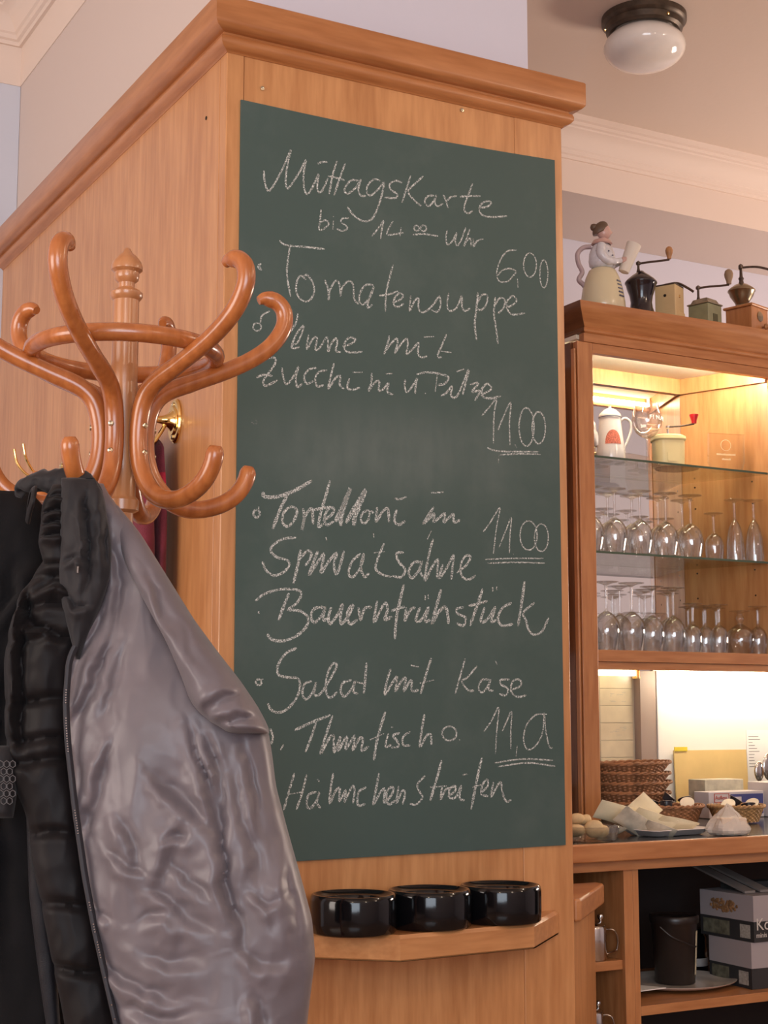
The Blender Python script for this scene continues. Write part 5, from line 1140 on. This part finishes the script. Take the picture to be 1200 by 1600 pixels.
# cream mill with red knob
CRM = plain('cream_enamel', (0.80, 0.68, 0.36, 1), 0.35)
mx_ = onY(1053, 700, 0.93).x; my_ = 0.955
t = thing('coffee_mill', 'rounded cream coffee mill with a thin crank and red knob on the top glass shelf', 'coffee mill', (mx_, my_, ZT), 'coffee mills')
R = Matrix.Translation((mx_, my_, ZT+0.004)) @ Matrix.Rotation(-0.42, 4, 'Z')
MB().grid([rrect(0.078, 0.072, 0.0, 0.022), rrect(0.082, 0.076, 0.060, 0.022)], closed_u=True, caps=True).xf(R).build('body', CRM, t, smooth=40)
MB().grid([rrect(0.086, 0.080, 0.0602, 0.024), rrect(0.090, 0.084, 0.063, 0.026), rrect(0.088, 0.082, 0.070, 0.026), rrect(0.07, 0.064, 0.074, 0.022)], closed_u=True, caps=True).xf(R).build('lid', CRM, t, smooth=40)
P = lambda a, h: Vector((mx_, my_, ZT))+RT*a+Vector((0, 0, h))
MB().lathe([(0.0035, 0.077), (0.0035, 0.094), (0.006, 0.096), (0.006, 0.101), (0.0001, 0.103)], 12, (mx_, my_, ZT)).build('spindle', STEEL, t)
MB().tube([P(0.0, 0.099), P(0.035, 0.101), P(0.072, 0.106)], 0.0022, 8).build('crank', DARKMETAL, t)
k_ = P(0.072, 0.106); MB().lathe([(0.0001, 0.001), (0.0065, 0.001), (0.0075, 0.008), (0.0125, 0.020), (0.0125, 0.022), (0.0001, 0.024)], 16, k_).build('red_knob', plain('red_plastic', (0.42, 0.012, 0.015, 1), 0.3), t)
B(-0.012, 0.012, -0.0385, -0.037, 0.01, 0.03).xf(R).build('front_plate', CRM, t)
t.scale = (1.06, 1.06, 1.25)
t = thing('round_mat', 'flat dark round mat under the cream mill on the top glass shelf', 'mat', (mx_+0.04, my_, ZT))
MB().lathe([(0.0001, 0.0002), (0.062, 0.0002), (0.063, 0.0018), (0.062, 0.0034), (0.0001, 0.0034)], 40, (mx_+0.022, my_-0.01, ZT)).build('mat_body', plain('dark_felt', (0.10, 0.08, 0.06, 1), 0.9), t)
# engraved glass plaque
c = onY(1135, 720, 0.925)
t = thing('glass_plaque', 'clear engraved glass plaque with a round crest, on the top glass shelf', 'plaque', (c.x, 0.925, ZT))
R = Matrix.Translation((c.x, 0.925, ZT+0.0003)) @ Matrix.Rotation(-0.25, 4, 'Z')
MB().grid([[(-0.045, -0.006, 0), (0.045, -0.006, 0), (0.045, 0.006, 0), (-0.045, 0.006, 0)], [(-0.058, -0.006, 0.03), (0.056, -0.006, 0.03), (0.056, 0.006, 0.03), (-0.058, 0.006, 0.03)], [(-0.055, -0.006, 0.115), (0.058, -0.006, 0.115), (0.058, 0.006, 0.115), (-0.055, 0.006, 0.115)]], closed_u=True, caps=True).xf(R).build('glass_slab', glassmat('plaque_glass', (0.97, 0.96, 0.92, 1), 1.45, 0, 0.1), t, smooth=0)
ETCH = plain('etched_white', (0.72, 0.60, 0.42, 1), 0.8)
mb = MB(); mb.tube([(0.016*math.cos(i*math.pi/14)-0.004, -0.0072, 0.080+0.016*math.sin(i*math.pi/14)) for i in range(28)], 0.0008, 6, closed=True); mb.xf(R).build('etched_ring', ETCH, t)
for z_, w_ in ((0.050, 0.060), (0.036, 0.026)):
    mb = MB(); x = -0.004-w_/2
    while x < -0.004+w_/2: mb.box(x, x+0.0022, -0.0072, -0.0066, z_, z_+0.004+0.002*rr.random()); x += 0.0036
    q = mb.xf(R).build('etched_line', ETCH, t, smooth=0); q['kind'] = 'stuff'

# ================================================================ MILLS AND FIGURE JUG ON THE CABINET
ZP = 2.2575; YM = 0.875
def base(px): c = onY(px, 470, YM); return c.x
# figure jug
fx = base(942); O = Vector((fx, YM, ZP))
t = thing('figure_jug', 'ceramic jug shaped like a woman with cream skirt, holding a white scroll, on the cabinet', 'jug', O)
CER = plain('cream_ceramic', (0.68, 0.60, 0.40, 1), 0.25, coat=0.4); CERW = plain('white_ceramic', (0.66, 0.66, 0.70, 1), 0.25, coat=0.4, vary=0.12, vscale=60)
PINK = plain('pink_ceramic', (0.60, 0.38, 0.33, 1), 0.3, coat=0.3); LAV = plain('mauve_ceramic', (0.50, 0.40, 0.42, 1), 0.3, coat=0.3); HAIR = plain('brown_ceramic', (0.13, 0.085, 0.055, 1), 0.4); NAVY = plain('navy_glaze', (0.05, 0.05, 0.11, 1), 0.4)
MB().lathe([(0.0001, 0), (0.060, 0), (0.063, 0.004), (0.062, 0.03), (0.056, 0.07), (0.047, 0.102), (0.038, 0.122), (0.030, 0.128), (0.0001, 0.129)], 48, O).build('skirt', CER, t, smooth=60)
MB().lathe([(0.030, 0.1285), (0.041, 0.136), (0.043, 0.150), (0.040, 0.172), (0.032, 0.190), (0.020, 0.202), (0.012, 0.208), (0.0001, 0.209)], 36, O, sx=0.92, sy=0.8).build('torso', CERW, t, smooth=60)
MB().lathe([(0.026, 0.197), (0.030, 0.200), (0.024, 0.210), (0.014, 0.214), (0.012, 0.208)], 30, O, closed=True).build('collar', PINK, t)
P = lambda a, h, f=0: O+RT*a+Vector((0, 0, h))-FH*f
# head: one shaped surface, facing right
rows = []; hc = P(0.006, 0.236)
for j in range(17):
    ph = math.pi*j/16; row = []
    for i in range(24):
        a = 2*math.pi*i/24; x = 0.0195*math.sin(ph)*math.cos(a); y = 0.0165*math.sin(ph)*math.sin(a); z = 0.0235*math.cos(ph)
        f = math.exp(-((a if a < math.pi else a-2*math.pi)**2)/0.05)
        x += f*(0.0065*math.exp(-((z+0.002)**2)/0.00002)+0.0022*math.exp(-((z+0.013)**2)/0.00001)+0.0025*math.exp(-((z+0.019)**2)/0.00001))
        row.append(tuple(hc+RT*x-FH*y+Vector((0, 0, z))))
    rows.append(row)
MB().grid(rows, closed_u=True, caps=True).build('head', PINK, t, smooth=80)
MB().tube([P(0.004, 0.206), P(0.005, 0.222)], 0.010, 14).build('neck', PINK, t)
rows = []
for j in range(12):
    ph = math.pi*0.62*j/11; rows.append([tuple(P(0.000, 0.241)+RT*(0.0225*math.sin(ph)*math.cos(a_)-0.003)-FH*(0.0185*math.sin(ph)*math.sin(a_))+Vector((0, 0, 0.0245*math.cos(ph)-0.10*0.0+(0.35*0.0225*math.sin(ph)*math.cos(a_)))) ) for a_ in [2*math.pi*i/22 for i in range(22)]])
MB().grid(rows, closed_u=True, caps=True).build('hair', HAIR, t, smooth=80)
MB().lathe([(0.0001, -0.011), (0.008, -0.008), (0.011, 0.0), (0.008, 0.008), (0.0001, 0.011)], 16, P(-0.021, 0.249)).build('hair_bun', HAIR, t, smooth=80)
for f in (0.024, -0.024):
    MB().tube(catmull([P(-0.004, 0.190, f), P(-0.008, 0.165, f*1.5), P(0.006, 0.146, f*1.5), P(0.030, 0.144, f), P(0.050, 0.150, f*0.45)], 5), [0.013]*8+[0.012]*5+[0.0095]*4+[0.008]*4, 12).build('sleeve', CERW, t, smooth=60)
    hd = P(0.055, 0.151, f*0.4)
    MB().tube(catmull([hd-RT*0.008, hd, hd+RT*0.010+Vector((0, 0, 0.002)), hd+RT*0.017], 4), [0.007]*4+[0.009]*5+[0.007]*2+[0.004]*2, 10).build('hand', PINK, t)
sc0, sc1 = P(0.058, 0.118), P(0.090, 0.200)
dd = (sc1-sc0).normalized(); MB().tube([sc0, sc0+dd*0.003, sc0+dd*0.02, sc1-dd*0.02, sc1], [0.008, 0.015, 0.0165, 0.0195, 0.021], 20).build('scroll', plain('ivory_ceramic', (0.72, 0.66, 0.58, 1), 0.3), t, smooth=60)
MB().tube(catmull([P(-0.030, 0.193), P(-0.052, 0.190), P(-0.068, 0.172), P(-0.066, 0.145), P(-0.056, 0.120), P(-0.066, 0.098), P(-0.052, 0.082), P(-0.044, 0.060), P(-0.056, 0.03)], 6), 0.0068, 12, flat=1.3).build('handle', LAV, t)
for k in range(5):
    a = 0.85; d_ = -FH*math.cos(a)+RT*math.sin(a); z_ = 0.085-k*0.011; r_ = 0.0535+k*0.0022
    MB().tube([O+Vector((0, 0, z_))+(-FH*math.cos(a+q)+RT*math.sin(a+q))*r_ for q in (-0.16, 0, 0.16)], 0.0022, 6).build('blue_mark', NAVY, t)
for k in range(7):
    a = -0.9+k*0.33; z_ = 0.150+0.022*((k*5) % 3)/2; r_ = 0.038 if z_ < 0.165 else 0.0355
    d_ = -FH*math.cos(a)*0.93+RT*math.sin(a); p_ = O+Vector((0, 0, z_))+d_*r_
    MB().lathe([(0.0001, -0.002), (0.0024, -0.001), (0.0024, 0.001), (0.0001, 0.002)], 8, p_).build('blue_dot', NAVY, t)

KNOBW = plain('worn_wood_knob', (0.40, 0.19, 0.075, 1), 0.4, vary=0.25, vscale=60)
def crank(t, O, z0, h, ang, L, rise, mat=DARKMETAL, knob=KNOBW, kn=1.0, sx=0.0):
    d_ = RT*math.cos(ang)-FH*math.sin(ang)
    MB().lathe([(0.006, z0), (0.0045, z0+0.006), (0.0035, z0+0.010), (0.0035, z0+h-0.004), (0.007, z0+h-0.003), (0.007, z0+h+0.004), (0.003, z0+h+0.007), (0.0001, z0+h+0.009)], 14, O).build('spindle', mat, t)
    a = O+Vector((0, 0, z0+h)); b = a+d_*L+Vector((0, 0, rise))
    MB().tube(catmull([a, a+d_*L*0.3+Vector((0, 0, rise*0.1+0.003)), a+d_*L*0.7+Vector((0, 0, rise*0.7)), b], 5), 0.0032, 8, flat=1.4).build('crank_arm', mat, t)
    MB().lathe([(r_*kn, zz*kn) for r_, zz in [(0.0001, 0.002), (0.006, 0.002), (0.0065, 0.008), (0.0105, 0.020), (0.0115, 0.028), (0.009, 0.036), (0.004, 0.040), (0.0001, 0.041)]], 16, b).build('handle_knob', knob, t)
# black mill
O = Vector((base(1002), YM, ZP))
t = thing('coffee_mill', 'bell-shaped black iron coffee mill with a wooden crank knob, next to the figure jug', 'coffee mill', O, 'coffee mills')
BLK = plain('black_enamel_iron', (0.016, 0.011, 0.016, 1), 0.16, coat=0.5)
MB().lathe([(0.0001, 0), (0.043, 0), (0.046, 0.003), (0.046, 0.010), (0.038, 0.018), (0.032, 0.034), (0.030, 0.050), (0.033, 0.070), (0.040, 0.090), (0.0425, 0.102), (0.0455, 0.105), (0.0455, 0.109), (0.040, 0.116), (0.026, 0.128), (0.014, 0.136), (0.008, 0.142), (0.0001, 0.143)], 40, O).build('body', BLK, t, smooth=50)
R = Matrix.Translation(O) @ Matrix.Rotation(-0.5, 4, 'Z'); B(0.02, 0.062, -0.020, 0.020, 0.0005, 0.010).xf(R).build('foot_tray', BLK, t, bevel=0.003)
crank(t, O-RT*0.006, 0.140, 0.024, 0.0, 0.088, 0.012, kn=0.95)
def box_mill(px, label, w_, d_, h, rot, body, name_top, topmat, y=YM, base_flare=0):
    O = Vector((base(px), y, ZP)); t = thing('coffee_mill', label, 'coffee mill', O, 'coffee mills')
    R = Matrix.Translation(O) @ Matrix.Rotation(rot, 4, 'Z')
    B(-w_/2, w_/2, -d_/2, d_/2, 0.0001, h).xf(R).build('body', body, t, bevel=0.002)
    return t, O, R
# cream box mill
rotm = 0.47
CRB = plain('cream_painted_wood', (0.66, 0.48, 0.25, 1), 0.45, vary=0.05, vscale=20)
t, O, R = box_mill(1046, 'tall cream box coffee mill standing between the black and the green mill', 0.062, 0.062, 0.108, rotm, CRB, None, None)
B(-0.0335, 0.0335, -0.0335, 0.0335, 0.0001, 0.034).xf(R).build('drawer_case', CRB, t, bevel=0.003)
B(-0.031, 0.031, -0.031, 0.031, 0.1082, 0.112).xf(R).build('top_plate', DARKMETAL, t, bevel=0.001)
for (nx, ny, mt_) in ((-1, 0, HOLE), (0, -1, BRASS)):
    d_ = R.to_3x3() @ Vector((nx, ny, 0)); MB().lathe([(0.0001, 0.0002), (0.0045, 0.0002), (0.0035, 0.0014), (0.0001, 0.0018)], 12).xf(Matrix.Translation(O+d_*0.031+Vector((0, 0, 0.078))) @ d_.to_track_quat('Z', 'Y').to_matrix().to_4x4()).build('rosette', mt_, t)
MB().lathe([(0.010, 0.112), (0.009, 0.117), (0.004, 0.120), (0.0001, 0.121)], 14, O).build('hub', DARKMETAL, t)
MB().tube(catmull([O-RT*0.040+Vector((0, 0, 0.108)), O+Vector((0, 0, 0.119)), O+RT*0.026+Vector((0, 0, 0.121)), O+RT*0.052+Vector((0, 0, 0.108)), O+RT*0.070+Vector((0, 0, 0.096))], 5), 0.0035, 8, flat=1.5).build('crank_arm', DARKMETAL, t)
# green mill
GRN = plain('sage_green_tin', (0.27, 0.27, 0.155, 1), 0.4, vary=0.12, vscale=30); TIN = plain('worn_tin', (0.33, 0.29, 0.22, 1), 0.4, 0.7, vary=0.25, vscale=50)
t, O, R = box_mill(1101, 'sage green tin coffee mill with a metal lid and crank, between cream and brown mills', 0.068, 0.068, 0.070, 0.26, GRN, None, None)
B(-0.037, 0.037, -0.037, 0.037, 0.0702, 0.0745).xf(R).build('top_plate', TIN, t, bevel=0.001)
MB().grid([[tuple(R @ Vector((sx*s_, sy*s_, z_))) for sx, sy in ((-1, -1), (1, -1), (1, 1), (-1, 1))] for s_, z_ in ((0.030, 0.0747), (0.024, 0.088), (0.014, 0.092))], closed_u=True, caps=True).build('tin_lid', TIN, t, smooth=0)
B(-0.010, 0.012, -0.0352, -0.0342, 0.012, 0.042).xf(R).build('dark_opening', plain('olive_shadow', (0.10, 0.095, 0.05, 1), 0.7), t, smooth=0)
B(0.012, 0.032, -0.0425, -0.0342, 0.004, 0.016).xf(R).build('drawer_pull', STEEL, t, bevel=0.003)
crank(t, O-RT*0.018, 0.089, 0.036, 0.0, 0.090, 0.010, knob=plain('pale_wood_knob', (0.30, 0.20, 0.12, 1), 0.5), kn=1.15)
# brown mill
t, O, R = box_mill(1166, 'brown wooden coffee mill with a brass hopper bowl and round badge, at the right edge', 0.088, 0.088, 0.078, 0.27, W_CAB['z'], None, None)
B(-0.050, 0.050, -0.050, 0.050, 0.0782, 0.086).xf(R).build('top_board', W_CAB['x'], t, bevel=0.003)
B(-0.049, 0.049, -0.049, 0.049, 0.0001, 0.010).xf(R).build('foot_board', W_CAB['x'], t, bevel=0.003)
HOP = plain('dull_brass', (0.30, 0.24, 0.16, 1), 0.25, 0.9)
Oh = O-RT*0.013
MB().lathe([(0.020, 0.0862), (0.021, 0.092), (0.018, 0.096), (0.022, 0.104), (0.034, 0.122), (0.038, 0.134), (0.0405, 0.136), (0.0400, 0.140), (0.034, 0.146), (0.020, 0.156), (0.010, 0.160), (0.0001, 0.161)], 36, Oh).build('hopper', HOP, t, smooth=50)
d_ = R.to_3x3() @ Vector((0, -1, 0)); Mx = lambda z_, dx=0: Matrix.Translation(R @ Vector((dx, -0.0442, z_))) @ d_.to_track_quat('Z', 'Y').to_matrix().to_4x4()
MB().lathe([(0.0001, 0.0002), (0.0145, 0.0002), (0.0150, 0.0014), (0.0125, 0.0020), (0.0001, 0.0020)], 24).xf(Mx(0.052)).build('round_badge', HOP, t)
MB().lathe([(0.003, 0.0), (0.003, 0.006), (0.009, 0.010), (0.010, 0.014), (0.006, 0.019), (0.0001, 0.020)], 16).xf(Mx(0.022, 0.012)).build('drawer_knob', KNOBW, t)
MB().lathe([(0.009, 0.158), (0.006, 0.170), (0.0085, 0.176), (0.005, 0.182), (0.004, 0.202), (0.007, 0.206), (0.007, 0.216), (0.003, 0.220), (0.0001, 0.222)], 14, Oh).build('spindle', DARKMETAL, t)
MB().tube(catmull([Oh+Vector((0, 0, 0.209)), Oh+RT*0.03+Vector((0, 0, 0.212)), Oh+RT*0.06+Vector((0, 0, 0.210)), Oh+RT*0.11+Vector((0, 0, 0.196))], 5), 0.0036, 8, flat=1.4).build('crank_arm', DARKMETAL, t)
kk_ = Oh+RT*0.11+Vector((0, 0, 0.196)); MB().lathe([(0.0001, 0.002), (0.006, 0.002), (0.0105, 0.020), (0.0115, 0.028), (0.004, 0.040), (0.0001, 0.041)], 16, kk_).build('handle_knob', KNOBW, t)

# ================================================================ SEEN ONLY IN THE MIRROR
t = thing('dark_curtain', 'dark curtain on the opposite wall, seen in the mirror behind the glasses', 'curtain', (4.5, 0.0, 0.0))
rows = []
for z_ in (0.05, 0.8, 1.6, 2.4): rows.append([(4.52+0.02*math.sin(i*0.9), -0.9+i*0.02, z_) for i in range(60)])
rows2 = [[(x+0.012, y, z_) for x, y, z_ in r] for r in rows]
mb = MB().grid(rows).grid(rows2); mb.build('cloth', BLACKF, t, smooth=80)
struct('door_1', B(4.55, 4.599, 0.34, 0.58, 0, 2.2), WHITE_LAM, bevel=0.004)
